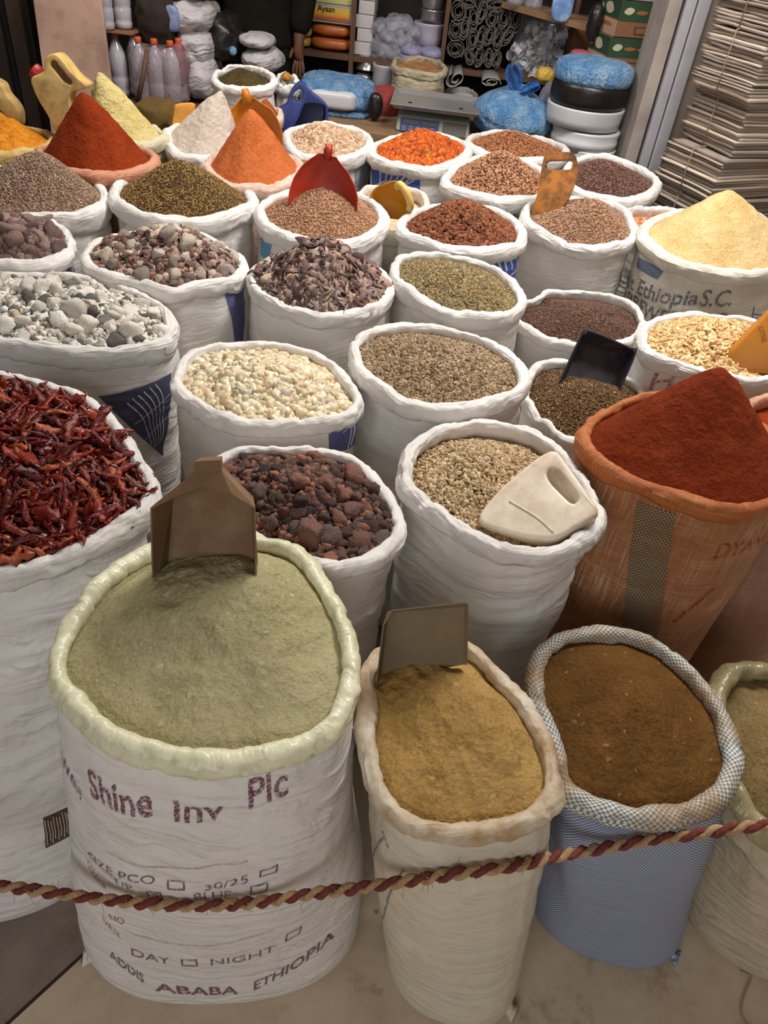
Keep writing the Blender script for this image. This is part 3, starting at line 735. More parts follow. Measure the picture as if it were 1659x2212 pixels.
def heap_obj(H, name, label, cat, base_mat, grains=None, gmat=None, kind='stuff', gname='loose_grains'):
    """the heap is one thing; its loose grains are one 'stuff' part"""
    P = H.P.reshape(-1, 3); o = mesh_obj(name, P, H.F, base_mat, None, H.origin, True)
    tag(o, label, cat, None, kind)
    if grains is not None:
        V, F, C = grains
        if kind == 'stuff':   # one uncountable mass: put everything in one object
            F4 = np.concatenate([H.F[:, [0, 1, 2]], H.F[:, [0, 2, 3]]]); bpy.data.objects.remove(o)
            nb = len(P); me_V = np.vstack([P, V]); me_F = np.vstack([F4, F + nb]); me_C = np.vstack([np.tile(C.mean(0) * .45, (nb, 1)), C])
            o = mesh_obj(name, me_V, me_F, base_mat, None, H.origin, True, None, me_C); o.data.materials.append(gmat)
            mi = np.r_[np.zeros(len(F4), np.int32), np.ones(len(F), np.int32)]; o.data.polygons.foreach_set('material_index', mi)
            tag(o, label, cat, None, 'stuff')
        else:
            g = mesh_obj(gname, V, F, gmat, o, H.origin, True, None, C); tag(g, None, None, None, 'stuff')
    return o
G_DULL = attr_mat('grain_dull', .7, .25); G_SHINY = attr_mat('grain_shiny', .42, .45, .12)
G_STONE = attr_mat('stone_dusty', .9, .1, .9, 140); G_CHILI = attr_mat('chili_skin', .30, .55, .5, 130); G_RESIN = attr_mat('resin_rough', .75, .25, 1.0, 160); G_STONE1 = attr_mat('stone_piece', .9, .1, .8, 5, .0035, (.6, 1.3)); G_RESIN1 = attr_mat('resin_piece', .7, .3, 1.0, 6, .004, (.4, 1.6)); G_CHILI1 = attr_mat('chili_piece', .42, .45, .8, 5, .003, (.4, 1.6))
G_WAX = attr_mat('resin_waxy', .4, .4, .3, 120)
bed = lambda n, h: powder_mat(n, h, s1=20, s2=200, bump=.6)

# ---- powders (smooth masses)
def powder(key, name, label, cat, mat, **kw):
    H = heap_surface(key, **kw); return heap_obj(H, name, label, cat, mat, kind='stuff')
powder('green', 'green_powder_heap', 'pale olive green powder domed in the large front sack', 'powder', powder_mat('pw_green', 'a69c74', '8c8258', 'b6ad86', 9, 190, .9, 'c8c09a'), height=.072, k=1.0, rough=.006, rs=38, Nt=170, lump=.013, ashift=(0, .085))
powder('yellow', 'tan_powder_heap', 'mustard tan powder with finger grooves in the front dusty cream sack', 'powder', powder_mat('pw_tan', 'a8854c', '8a6a36', 'ba9860', 10, 170, .9, 'c0a470'), height=.06, k=.8, rough=.005, rs=40, Nt=170, lump=.012, ridge=.0045, ashift=(0, .03))
powder('blue', 'brown_powder_heap', 'rusty brown powder domed in the blue checked sack', 'powder', powder_mat('pw_brown', '64441f', '4a3116', '77552d', 12, 200, .8, '9a7446'), height=.055, k=.9, rough=.003, rs=40, Nt=130, lump=.006, ashift=(.02, .02))
powder('olive', 'drab_powder_heap', 'drab olive brown powder at the lower right frame edge', 'powder', powder_mat('pw_drab', '7f6a44', '665234', '958058', 12, 200, .7, 'a08c60'), height=.03, k=1, rough=.003, rs=40, Nt=110, lump=.006)
powder('orange', 'red_powder_cone', 'steep dark red chili powder cone in the striped orange sack', 'powder', powder_mat('pw_berbere', '702a10', '5a1e0a', '803616', 8, 170, .8), apex=(1560, 797), k=.14, pw=1.02, tip=.11, rough=.004, rs=36, Nt=170, dy=.02, lump=.006)
powder('orange2', 'red_powder_mound', 'small dark red powder mound cut by the right frame edge', 'powder', powder_mat('pw_berbere2', '8a3214', '6a2008', '9a4020', 8, 170, .6), height=.03, k=1, rough=.004, lump=.006)
powder('malt', 'pale_yellow_flour_cone', 'tall pale yellow flour cone in the printed cream sack', 'powder', powder_mat('pw_malt', 'd2b27c', 'b98e50', 'dfc596', 8, 150, .6), apex=(1578, 410), k=.16, pw=1.0, tip=.10, rough=.005, rs=30, Nt=130, lump=.007)
powder('red', 'dark_red_powder_cone', 'tall dark red powder cone in the salmon sack at back left', 'powder', powder_mat('pw_red', '823010', '6a240a', '944018', 9, 120, .7), apex=(180, 198), k=.12, pw=1.0, tip=.08, rough=.005, rs=26, Nt=120, lump=.006)
powder('turm', 'turmeric_heap', 'crumbly orange turmeric powder at the left frame edge', 'powder', powder_mat('pw_turm', 'c67c20', '9c5812', 'd88e30', 14, 110, .9), apex=(-20, 243), k=.2, pw=.9, rough=.012, rs=34, Nt=90, tip=.1)
powder('white', 'white_flour_cone', 'peaked white flour heap at the back', 'powder', powder_mat('pw_white', 'cdbfb0', 'b9a796', 'd9cdc0', 9, 120, .6), apex=(478, 196), k=.18, pw=.95, tip=.1, rough=.007, rs=24, Nt=100, lump=.006)
powder('opow', 'orange_powder_cone', 'smooth bright orange powder cone in the pink dusted sack', 'powder', powder_mat('pw_orange', 'ba6434', '9c4c22', 'c87444', 9, 120, .5), apex=(541, 236), k=.2, pw=1.0, tip=.09, rough=.004, rs=26, Nt=120, lump=.005)
powder('pale', 'peach_powder_heap', 'pale peach powder under the yellow jug scoop', 'powder', powder_mat('pw_peach', 'd6b08a', 'c0946a', 'e2c4a0', 12, 120, .6), height=.05, k=.6, rough=.006, rs=30)
# slab of lemon powder: cone with straight-cut left side
powder('lemon', 'lemon_powder_slab', 'steep slab of pale lemon powder leaning behind the dark red cone', 'powder', powder_mat('pw_lemon', 'c9b778', 'ab9656', 'd8c88e', 14, 110, .8), apex=(213, 158), k=.45, pw=.85, tip=.10, rough=.007, rs=34, Nt=100, lump=.004)

# ---- fine seeds
def seeds(key, name, label, cols, n, size, bedcol, templ=None, mat=None, cat='seeds', jit=.16, w=None, sv=.15, tilt=.4, extra=None, lift=.3, **kw):
    H = heap_surface(key, **kw); g = scatter(H, name, n, templ or t_seed(), size, mat or G_DULL, cols, jit, w, sv, tilt, lift)
    if extra:
        for e in extra:
            g2 = scatter(H, name, *e[:3], None, *e[3:]); g = (np.vstack([g[0], g2[0]]), np.vstack([g[1], g2[1] + len(g[0])]), np.vstack([g[2], g2[2]]))
    return heap_obj(H, name, label, cat, bed('bed_' + key, bedcol), g, mat or G_DULL)
coffee_c = ['b0946c', 'bea47a', 'a0845c', 'c8ae86', '8c7048']
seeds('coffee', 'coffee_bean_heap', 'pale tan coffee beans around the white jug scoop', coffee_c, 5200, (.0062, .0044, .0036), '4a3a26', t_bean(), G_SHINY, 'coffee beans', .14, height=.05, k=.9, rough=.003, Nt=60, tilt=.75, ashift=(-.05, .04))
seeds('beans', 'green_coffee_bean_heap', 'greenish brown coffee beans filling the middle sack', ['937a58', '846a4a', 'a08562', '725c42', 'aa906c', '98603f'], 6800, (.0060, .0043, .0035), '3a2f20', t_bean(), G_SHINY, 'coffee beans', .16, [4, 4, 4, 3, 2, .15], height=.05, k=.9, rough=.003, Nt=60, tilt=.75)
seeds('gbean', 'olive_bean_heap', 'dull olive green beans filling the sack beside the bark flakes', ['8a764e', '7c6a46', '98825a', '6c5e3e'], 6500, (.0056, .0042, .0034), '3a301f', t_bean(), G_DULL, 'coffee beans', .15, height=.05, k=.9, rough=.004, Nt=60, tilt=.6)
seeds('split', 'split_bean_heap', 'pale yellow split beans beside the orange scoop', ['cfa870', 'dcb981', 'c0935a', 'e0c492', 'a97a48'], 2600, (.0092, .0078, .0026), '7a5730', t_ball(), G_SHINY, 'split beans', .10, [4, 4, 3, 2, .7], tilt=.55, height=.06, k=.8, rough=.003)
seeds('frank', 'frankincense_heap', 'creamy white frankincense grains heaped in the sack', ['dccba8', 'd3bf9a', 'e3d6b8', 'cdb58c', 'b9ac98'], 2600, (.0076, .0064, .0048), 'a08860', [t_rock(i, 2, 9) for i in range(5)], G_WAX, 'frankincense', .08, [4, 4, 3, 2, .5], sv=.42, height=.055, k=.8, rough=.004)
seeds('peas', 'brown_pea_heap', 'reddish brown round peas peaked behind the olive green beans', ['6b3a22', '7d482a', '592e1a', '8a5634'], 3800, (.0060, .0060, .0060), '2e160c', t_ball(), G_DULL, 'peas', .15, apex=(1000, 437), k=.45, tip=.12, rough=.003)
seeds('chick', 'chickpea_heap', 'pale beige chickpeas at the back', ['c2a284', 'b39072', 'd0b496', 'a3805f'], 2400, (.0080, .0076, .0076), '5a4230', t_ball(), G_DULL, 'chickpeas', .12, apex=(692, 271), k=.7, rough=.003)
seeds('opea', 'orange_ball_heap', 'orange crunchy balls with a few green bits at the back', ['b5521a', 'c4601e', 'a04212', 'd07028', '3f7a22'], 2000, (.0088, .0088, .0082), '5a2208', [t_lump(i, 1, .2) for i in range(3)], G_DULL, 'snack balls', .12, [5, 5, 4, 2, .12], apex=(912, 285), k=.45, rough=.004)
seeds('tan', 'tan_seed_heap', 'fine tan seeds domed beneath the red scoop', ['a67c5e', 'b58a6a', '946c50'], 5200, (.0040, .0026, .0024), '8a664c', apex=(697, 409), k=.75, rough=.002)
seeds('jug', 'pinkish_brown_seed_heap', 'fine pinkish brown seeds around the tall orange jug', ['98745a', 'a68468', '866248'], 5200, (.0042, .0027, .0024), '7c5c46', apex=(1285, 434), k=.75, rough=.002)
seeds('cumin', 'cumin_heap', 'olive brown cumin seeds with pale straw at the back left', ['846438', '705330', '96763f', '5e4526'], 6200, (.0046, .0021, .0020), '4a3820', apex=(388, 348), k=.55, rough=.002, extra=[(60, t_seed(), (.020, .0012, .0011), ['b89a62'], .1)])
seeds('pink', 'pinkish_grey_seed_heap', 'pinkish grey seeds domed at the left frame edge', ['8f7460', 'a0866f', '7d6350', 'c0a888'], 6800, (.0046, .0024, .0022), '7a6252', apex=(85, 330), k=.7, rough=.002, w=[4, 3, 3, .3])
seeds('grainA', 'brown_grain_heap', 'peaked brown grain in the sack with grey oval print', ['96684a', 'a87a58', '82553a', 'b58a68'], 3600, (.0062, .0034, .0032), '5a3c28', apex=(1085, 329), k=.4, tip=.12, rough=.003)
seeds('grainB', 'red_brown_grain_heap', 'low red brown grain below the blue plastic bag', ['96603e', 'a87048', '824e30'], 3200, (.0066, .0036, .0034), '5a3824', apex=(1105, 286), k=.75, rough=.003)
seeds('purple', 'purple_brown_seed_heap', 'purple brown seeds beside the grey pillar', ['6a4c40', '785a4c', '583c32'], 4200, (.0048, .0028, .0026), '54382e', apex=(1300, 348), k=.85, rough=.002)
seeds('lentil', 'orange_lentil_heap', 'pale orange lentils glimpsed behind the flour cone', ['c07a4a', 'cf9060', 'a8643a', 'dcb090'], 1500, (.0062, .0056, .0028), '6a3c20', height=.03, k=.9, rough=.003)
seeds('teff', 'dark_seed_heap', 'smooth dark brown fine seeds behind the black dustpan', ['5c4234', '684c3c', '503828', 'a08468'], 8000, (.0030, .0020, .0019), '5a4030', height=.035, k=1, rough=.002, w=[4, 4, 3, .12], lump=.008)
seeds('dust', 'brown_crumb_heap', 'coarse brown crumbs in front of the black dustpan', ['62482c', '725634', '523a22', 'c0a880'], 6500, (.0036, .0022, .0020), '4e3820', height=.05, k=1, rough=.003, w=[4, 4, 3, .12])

# ---- lumps: countable pieces are things of their own, the rubble under them is stuff
def pieces(H, n, meshes, mats_cols, size, name, label, group, cat, mat, sv=.35, lift=.25, tilt=.6, tmax=.93, mind=.9, jit=.12, w=None, bias=None):
    pts, nn = sample(H, n * 8, tmax, bias); R3 = frames(nn, tilt); kept = []; out = []
    vis = np.argsort(-RNG.random(len(pts)))
    for i in vis:
        s = float(np.clip(1 + RNG.normal(0, sv), .45, 2.1)); r = max(size) * s
        if any((abs(pts[i] - p) < (r + q) * mind).all() and np.linalg.norm(pts[i] - p) < (r + q) * mind for p, q in kept): continue
        kept.append((pts[i], r)); me = meshes[len(out) % len(meshes)]
        o = bpy.data.objects.new(name, me); COL.objects.link(o)
        sc = np.array(size) * s
        o.matrix_world = Matrix.Translation(Vector(pts[i] + nn[i] * sc[2] * lift)) @ Matrix(R3[i].tolist()).to_4x4() @ Matrix.Diagonal((*sc, 1))
        tag(o, label, cat, group); out.append(o)
        if len(out) >= n: break
    return out
def var_meshes(name, templs, cols, mat, jit=.1):
    ms = []
    for i, (V, F) in enumerate(templs):
        for j, c in enumerate(cols):
            o = mesh_obj(name, V, F, mat, None, (0, 0, 0), True, None, np.tile(np.array(hexc(c)) * (1 + RNG.normal(0, jit)), (len(V), 1))); ms.append(o.data); bpy.data.objects.remove(o)
    RNG.shuffle(ms); return ms
def t_chili(seed):
    r = np.random.default_rng(seed); n = 9; b = r.uniform(-.5, .5); b2 = r.uniform(-.35, .35); V = []; F = []; K = 8
    for i in range(n):
        t = i / (n - 1); x = (t - .5) * 2; y = b * (x * x - .4) + b2 * x ** 3 * .5; z = .12 * math.sin(3 * t + seed)
        w = .30 * (math.sin(PI * min(1, t * .86 + .10)) ** .55) * (1 - .35 * t)
        for k in range(K):
            a = 2 * PI * k / K; wr = 1 + .42 * r.normal(); V.append((x, y + w * math.cos(a) * max(.4, wr), z + w * .42 * math.sin(a) * max(.4, wr)))
    for i in range(n - 1):
        for k in range(K):
            p, q = i * K + k, i * K + (k + 1) % K; F += [(p, q, q + K), (p, q + K, p + K)]
    c = len(V); V += [tuple(np.mean(V[:K], 0)), tuple(np.mean(V[-K:], 0))]
    for k in range(K): F += [(c, (k + 1) % K, k), (c + 1, (n - 1) * K + k, (n - 1) * K + (k + 1) % K)]
    return np.array(V), np.array(F)
CH = ['62140c', '761c10', '4a100a', '84280f', '94401a', '561811']
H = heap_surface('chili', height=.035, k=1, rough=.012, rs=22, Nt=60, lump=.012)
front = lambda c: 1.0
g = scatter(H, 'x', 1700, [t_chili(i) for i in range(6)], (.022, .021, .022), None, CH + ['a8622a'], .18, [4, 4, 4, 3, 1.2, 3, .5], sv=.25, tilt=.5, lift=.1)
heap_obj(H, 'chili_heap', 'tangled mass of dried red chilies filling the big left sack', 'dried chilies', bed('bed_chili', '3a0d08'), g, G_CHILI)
cm = var_meshes('dried_chili', [t_chili(20 + i) for i in range(6)], CH + ['6a180e'], G_CHILI1, .12)
vis_chili = lambda c: (c[:, 0] > -.72) * 1.0 + .02
pieces(H, 280, cm, None, (.024, .023, .026), 'dried_chili', 'wrinkled dark red dried chili lying on top of the big left sack', 'dried chilies on the big left sack', 'chili', G_CHILI, sv=.28, lift=.5, tilt=.35, tmax=.95, mind=.22, bias=vis_chili)

RC = ['523a32', '664840', '44302a', '745044', '865a48', '605048']
H = heap_surface('resin', height=.05, k=.9, rough=.006, rs=40, Nt=60, lump=.01)
g = scatter(H, 'x', 3000, [t_rock(i, 1) for i in range(5)], (.0062, .0056, .0048), None, RC + ['8a5840'], .16, sv=.4, tilt=.6, lift=.2)
heap_obj(H, 'resin_rubble', 'small dark brown resin crumbs between the larger lumps', 'resin', bed('bed_resin', '2a1a14'), g, G_RESIN)
rm = var_meshes('resin_lump', [t_rock(30 + i, 3, 16, .22, 2.4, .20) for i in range(6)], RC, G_RESIN1, .1)
pieces(H, 150, rm, None, (.0145, .0125, .0105), 'resin_lump', 'knobbly dark brown resin lump in the sack behind the green powder', 'resin lumps in the sack behind the green powder', 'resin lump', G_RESIN, sv=.35, lift=.25, mind=.75)
big = pieces(H, 1, [rm[3]], None, (.026, .024, .02), 'resin_lump', 'largest round grey brown resin lump near the front of its sack', None, 'resin lump', G_RESIN, sv=.01, lift=.5, bias=lambda c: np.exp(-((c[:, 0] - onz((685, 1150), .72)[0]) ** 2 + (c[:, 1] - onz((685, 1150), .72)[1]) ** 2) / .0003))

LC = ['d2cabc', 'dcd6ca', 'c4bcae', 'aaa49a']; LD = ['726e69', '5e5a55']
H = heap_surface('lumps', height=.045, k=.9, rough=.006, rs=30, Nt=60, lump=.012)
g = scatter(H, 'x', 4200, [t_rock(i, 1) for i in range(5)], (.0068, .0060, .0050), None, LC + LD + ['c8b590'], .1, [4, 4, 3, 2, 1.5, 1.5, .8], sv=.55, tilt=.6, lift=.2)
heap_obj(H, 'mineral_rubble', 'chalky white and grey powdery rubble in the left sack', 'mineral', powder_mat('bed_lumps', 'a9a7a0', '7c7a76', 'c0bdb4', 30, 260, .8), g, G_STONE)
right = lambda c: sstep((c[:, 0] - (SK['lumps'].c[0] - .10)) / .2) + .10
lm = var_meshes('white_mineral_lump', [t_rock(50 + i, 3, 12, .16, 1.8, .12) for i in range(5)], LC[:3], G_STONE1, .05)
pieces(H, 85, lm, None, (.0165, .0145, .013), 'white_mineral_lump', 'chalky white mineral lump in the sack with dark blue rayed panel', 'white lumps in the left sack', 'mineral lump', G_STONE, sv=.38, lift=.3, mind=.7, bias=right)
lm2 = var_meshes('grey_mineral_lump', [t_rock(60 + i, 3) for i in range(3)], LD, G_STONE1, .05)
pieces(H, 28, lm2, None, (.016, .014, .011), 'grey_mineral_lump', 'dark grey mineral lump among the white ones', 'grey lumps in the left sack', 'mineral lump', G_STONE, sv=.3, lift=.3, mind=.6, bias=right)

FC = ['765c52', '866c60', '5e4a44', '98796a', 'a48a7a', '4e3c36']
H = heap_surface('mixed', apex=(372, 505), k=.6, tip=.1, rough=.006, rs=30, Nt=60, lump=.01)
g = scatter(H, 'x', 2300, [t_flake(9, i) for i in range(5)] + [t_lump(i, 1, .4) for i in range(2)], (.0105, .0070, .0055), None, FC + ['b09a84', '7e5846'], .15, sv=.4, tilt=.6, lift=.3)
heap_obj(H, 'flake_rubble', 'brown flakes and small stones under the pale lumps', 'flakes', bed('bed_mixed', '3a2a24'), g, G_DULL)
mm = var_meshes('pale_stone', [t_rock(70 + i, 3, 12, .2, 1.8, .12) for i in range(5)], ['b7a795', 'a8988a', 'c4b8a8', '8a7c72'], G_STONE1, .06)
pieces(H, 62, mm, None, (.0155, .0125, .0115), 'pale_stone', 'pale knobbly stone lying among the brown flakes', 'pale stones in the flake sack', 'stone', G_STONE, sv=.38, lift=.5, mind=.7)

H = heap_surface('bark', apex=(700, 528), k=.6, tip=.15, rough=.006, rs=30, Nt=60, lump=.01)
g = scatter(H, 'x', 3000, [t_flake(9, i + 9) for i in range(6)], (.0140, .0100, .0050), None, FC + ['c0a48c', '8d7a76'], .18, [4, 4, 3, 4, 3, 1.5, 1.3, 4], sv=.4, tilt=.38, lift=.5)
heap_obj(H, 'bark_flake_heap', 'purplish brown curled bark flakes heaped high', 'bark flakes', bed('bed_bark', '36281f'), g, G_DULL)

H = heap_surface('chunk', height=.06, k=.8, rough=.006, rs=30, Nt=60, lump=.012)
g = scatter(H, 'x', 1500, [t_lump(i, 1, .42) for i in range(5)], (.0095, .0085, .0070), None, ['6e5850', '7e675e', '5c4842', '8a7468'], .12, sv=.45, tilt=.6, lift=.2)
heap_obj(H, 'rock_rubble', 'purplish brown crumbs between rock lumps at the left edge', 'rubble', bed('bed_chunk', '44342e'), g, G_STONE)
km = var_meshes('brown_rock_lump', [t_rock(80 + i, 3) for i in range(5)], ['7c665e', '8a746a', '685450'], G_STONE1, .06)
pieces(H, 55, km, None, (.021, .018, .015), 'brown_rock_lump', 'dusty purplish brown rock lump in the sack at the left frame edge', 'brown rock lumps at the left frame edge', 'rock lump', G_STONE, sv=.35, lift=.3, mind=.65)

# ================================================================ prints on the sacks
m_ink = NT('maroon_ink'); 
_v = m_ink.coord(); _f = m_ink.ramp(m_ink.noise(_v, 260, 3, .7), [(.40, .15), (.56, .92)]); m_ink.set(Base_Color=(*hexc('6e2a4a'), 1), Roughness=.7, Alpha=_f); m_ink = m_ink.m
def ink(name, col, lo=.40, hi=.58, sc=240, a=.9):
    t = NT(name); v = t.coord(); f = t.ramp(t.noise(v, sc, 3, .7), [(lo, .08), (hi, a)]); t.set(Base_Color=(*hexc(col), 1), Roughness=.7, Alpha=f); return t.m
m_ink2 = ink('faded_maroon_ink', '6e3a4c', .34, .52, 260, .85); m_grey_ink = ink('grey_ink', '5d5f6a', .38, .55, 170, .9); m_pink_ink = ink('pink_ink', 'b04a68', .42, .6, 150, .85)
m_red_ink = ink('brick_red_ink', '8c3020', .45, .6, 110, .75); m_blue_ink = ink('biro_ink', '3a4478', .3, .5, 200, .9)
m_rays = ink('white_print', 'd8dade', .25, .4, 120, .95); m_rays_dim = ink('dull_white_print', 'a8abb8', .3, .48, 120, .9)
def print_mat(n, base, **k): return sack_mat(n, base, thread=.0024, weave=.45, wrinkle=.3, **k)
m_pblue = print_mat('blue_print', '4a62b4'); m_pnavy = print_mat('navy_print', '4c5068'); m_pviolet = print_mat('violet_blue_print', '5c5f8c'); m_pgrey = print_mat('grey_print', '8e8f98'); m_plight = print_mat('light_blue_print', '5c9cc4'); m_psteel = print_mat('steel_print', '6e7c90')
G = SK['green']
text_on(G, [('wer', (135, 1645), (183, 1745), .046, False), ('Shine', (196, 1716), (332, 1762), .058, True), ('Inv', (378, 1772), (485, 1765), .047, True), ('Plc', (537, 1745), (622, 1712), .054, True)], m_ink)
text_on(G, [('SIZE PCO', (195, 1853), (335, 1908), .019, False), ('[]', (362, 1920), (400, 1922), .02, False), ('30/25', (443, 1924), (536, 1905), .021, False), ('[]', (560, 1894), (598, 1882), .02, False),
            ('COLOUR', (190, 1868), (232, 1925), .017, False), ('T/P', (246, 1904), (290, 1924), .022, False), ('[]', (320, 1938), (354, 1942), .022, False), ('BLUE', (420, 1944), (500, 1940), .022, False), ('[]', (540, 1932), (578, 1924), .026, False),
            ('NO', (240, 1985), (270, 1996), .018, False), ('DATE', (225, 1990), (262, 2030), .018, False), ('DAY', (285, 2062), (368, 2082), .022, False), ('[]', (393, 2086), (428, 2086), .022, False), ('NIGHT', (456, 2084), (595, 2052), .022, False), ('[]', (615, 2034), (648, 2015), .024, False)], m_ink2, name='form_lettering')
text_on(G, [('ADDIS', (238, 2066), (312, 2122), .026, True), ('ABABA', (335, 2138), (515, 2146), .030, True), ('ETHIOPIA', (548, 2138), (722, 2022), .032, True)], m_ink2, name='address_lettering')
strips(G, [[(225, 1835), (370, 1872), (535, 1858)]], m_ink2, .0016, 'form_line'); strips(G, [[(290, 2017), (400, 2040), (590, 2008)]], m_ink2, .0016, 'form_line')
ear(G, (190, 2066), m_sack_w, .06); 
ear(SK['yellow'], (1106, 2188), m_yel, .05); ear(SK['blue'], (1458, 2066), m_blue, .06)
Mt = SK['malt']
text_on(Mt, [('Malt Ethiopia', (1355, 610), (1505, 658), .050, True), ('S.C.', (1508, 660), (1578, 660), .055, True), ('BREWERY S.C.', (1352, 655), (1570, 702), .048, True)], m_grey_ink)
strips(Mt, [[(1628, 662), (1624, 692)], [(1626, 678), (1645, 680)]], m_blue_ink, .004, 'pen_mark')
panel(Mt, [(1380, 555), (1438, 582), (1420, 603), (1376, 578)], m_psteel)
text_on(SK['split'], [('H', (1400, 842), (1450, 838), .05, True)], m_pink_ink)
O = SK['orange']
panel(O, [(1376, 1080), (1460, 1108), (1412, 1418), (1338, 1400)], sack_mat('grey_stripe', '564530', thread=.0085, weave=.5, wrinkle=.2, checker='a08e74', dirt='7a4a22', dirt_amt=.85, dlo=.4), 'woven_stripe', 110, .0022)
text_on(O, [('DYAN', (1540, 1206), (1640, 1178), .038, True)], m_red_ink)
strips(O, [[(1600, 1330), (1540, 1400), (1500, 1440)], [(1590, 1320), (1560, 1332)], [(1575, 1345), (1545, 1355)], [(1560, 1362), (1530, 1375)], [(1545, 1382), (1515, 1392)]], m_red_ink, .010, 'red_arrow_print')
# ray prints
def rays(S, quad, lines, pm, lm, w=.006):
    panel(S, quad, pm); strips(S, lines, lm, w, 'ray_print')
rays(SK['opea'], [(804, 352), (908, 378), (906, 440), (806, 430)], [[(812, 402), (840, 392), (880, 410), (895, 440)]] + [[(822 + i * 9, 396 + i * 1.5), (822 + i * 14, 360 + i * 4)] for i in range(6)] + [[(872, 404), (905, 380)], [(812, 404), (812, 432)], [(824, 402), (826, 436)], [(838, 402), (842, 438)], [(852, 408), (858, 438)]], m_pblue, m_rays, .008)
rays(SK['lumps'], [(212, 855), (368, 805), (352, 985), (300, 940)], [[(290, 915), (330, 885), (366, 850)], [(315, 950), (340, 920), (362, 900)]] + [[(275 + i * 12, 868 - i * 8), (312 + i * 8, 905 - i * 9), (330 + i * 4, 970 - i * 4)] for i in range(6)], m_pnavy, m_rays_dim, .006)
rays(SK['peas'], [(1056, 562), (1136, 540), (1132, 612), (1100, 600)], [[(1075 + i * 12, 560 - i * 4), (1083 + i * 11, 588 - i * 3)] for i in range(5)] + [[(1085, 600), (1110, 588), (1132, 578)]], m_pblue, m_rays, .007)
panel(SK['mixed'], [(482, 628), (532, 585), (534, 735), (506, 740)], m_pviolet)
panel(SK['frank'], [(708, 928), (775, 885), (765, 960), (710, 975)], m_pviolet); strips(SK['frank'], [[(750, 968), (757, 912)], [(757, 960), (764, 908)], [(740, 935), (762, 905)]], m_rays, .006, 'ray_print')
panel(SK['tan'], [(553, 512), (588, 528), (580, 560), (556, 548)], m_plight)
panel(SK['grainA'], [(1065, 420), (1100, 422), (1098, 465), (1066, 462)], m_psteel); strips(SK['grainA'], [[(1118, 428), (1105, 450), (1116, 470)], [(1130, 430), (1122, 450), (1130, 470)], [(1142, 430), (1136, 450), (1142, 468)]], m_grey_ink, .014, 'oval_print')
panel(SK['chick'], [(766, 352), (800, 345), (800, 408), (768, 412)], m_pgrey)
panel(SK['chunk'], [(120, 578), (152, 572), (154, 592), (128, 592)], m_pviolet)
strips(SK['cumin'], [[(246, 486), (256, 478), (252, 494)], [(264, 474), (268, 492)], [(264, 474), (274, 470), (272, 486)]], m_blue_ink, .005, 'pen_mark')
strips(SK['yellow'], [[(790, 1810), (800, 1835)], [(796, 1825), (806, 1850)], [(798, 1842), (804, 1866)], [(820, 1960), (828, 1985)]], m_grey_ink, .0035, 'printed_marks')
panel(SK['chili'], [(95, 1765), (180, 1725), (185, 1785), (100, 1830)], M('torn_weave_dark', '55463a', rough=.9, var=.4, vs=60), 'torn_patch', 14, .0008)
strips(SK['chili'], [[(98 + i * 6, 1768 - i * 3 + (i % 3) * 4), (104 + i * 6, 1822 - i * 3 - (i % 2) * 6)] for i in range(14)], M('torn_threads', 'b5a894', rough=.8), .0016, 'torn_threads', .003)

# ================================================================ scoops
def bool_apply(o, cutters):
    for c in cutters:
        m = o.modifiers.new('c', 'BOOLEAN'); m.operation = 'DIFFERENCE'; m.solver = 'EXACT'; m.object = c
    bpy.context.view_layer.update(); dg = bpy.context.evaluated_depsgraph_get()
    me = bpy.data.meshes.new_from_object(o.evaluated_get(dg)); old = o.data
    o.modifiers.clear(); o.data = me; me.name = old.name
    for c in cutters: bpy.data.objects.remove(c)
def prism(P, n, d0, d1, name='c', inset=0):
    """P outline (3D) ; from +n*d0 to -n*d1"""
    k = len(P); c = P.mean(0); A = P + n * d0; B = c + (P - c) * (1 - inset) - n * d1
    F = [tuple(range(k)), tuple(range(2 * k - 1, k - 1, -1))] + [(i, i + k, (i + 1) % k + k, (i + 1) % k) for i in range(k)]
    # orientation: outward
    o = mesh_obj(name, np.vstack([A, B]), F, None, None, (0, 0, 0), False)
    bm = bmesh.new(); bm.from_mesh(o.data); bmesh.ops.recalc_face_normals(bm, faces=bm.faces[:]); bm.to_mesh(o.data); bm.free(); return o
def slab(name, pxs, p0, n, depth, mat, parent=None, origin=(0, 0, 0), holes=(), pockets=(), bevel=.008, smooth=True, N=56, inset=0, seg=3):
    n = nrm(n); P = np.array([onplane(p, p0, n) for p in pxs]); P = spline(P, N) if smooth else P
    o = prism(P, n, 0, depth, name, inset)
    cut = []
    for h in holes: Q = spline(np.array([onplane(p, p0, n) for p in h]), 28); cut.append(prism(Q, n, .05, depth + .05))
    for h, dd in pockets: Q = spline(np.array([onplane(p, p0, n) for p in h]), 36); cut.append(prism(Q, n, .05, dd))
    if cut: bool_apply(o, cut)
    if bevel:
        b = o.modifiers.new('b', 'BEVEL'); b.width = bevel; b.segments = seg; b.limit_method = 'ANGLE'; b.angle_limit = math.radians(50)
        bool_apply(o, [])
    shade_auto(o, 50); o.data.materials.clear(); o.data.materials.append(mat)
    og = np.asarray(origin, float); o.data.transform(Matrix.Translation(Vector(-og)))
    if parent is not None: o.parent = parent; o.location = Vector(og - world_loc(parent))
    else: o.location = Vector(og)
    return o
def root(name, label, cat, p, group=None): return thing(name, label, cat, p, group)
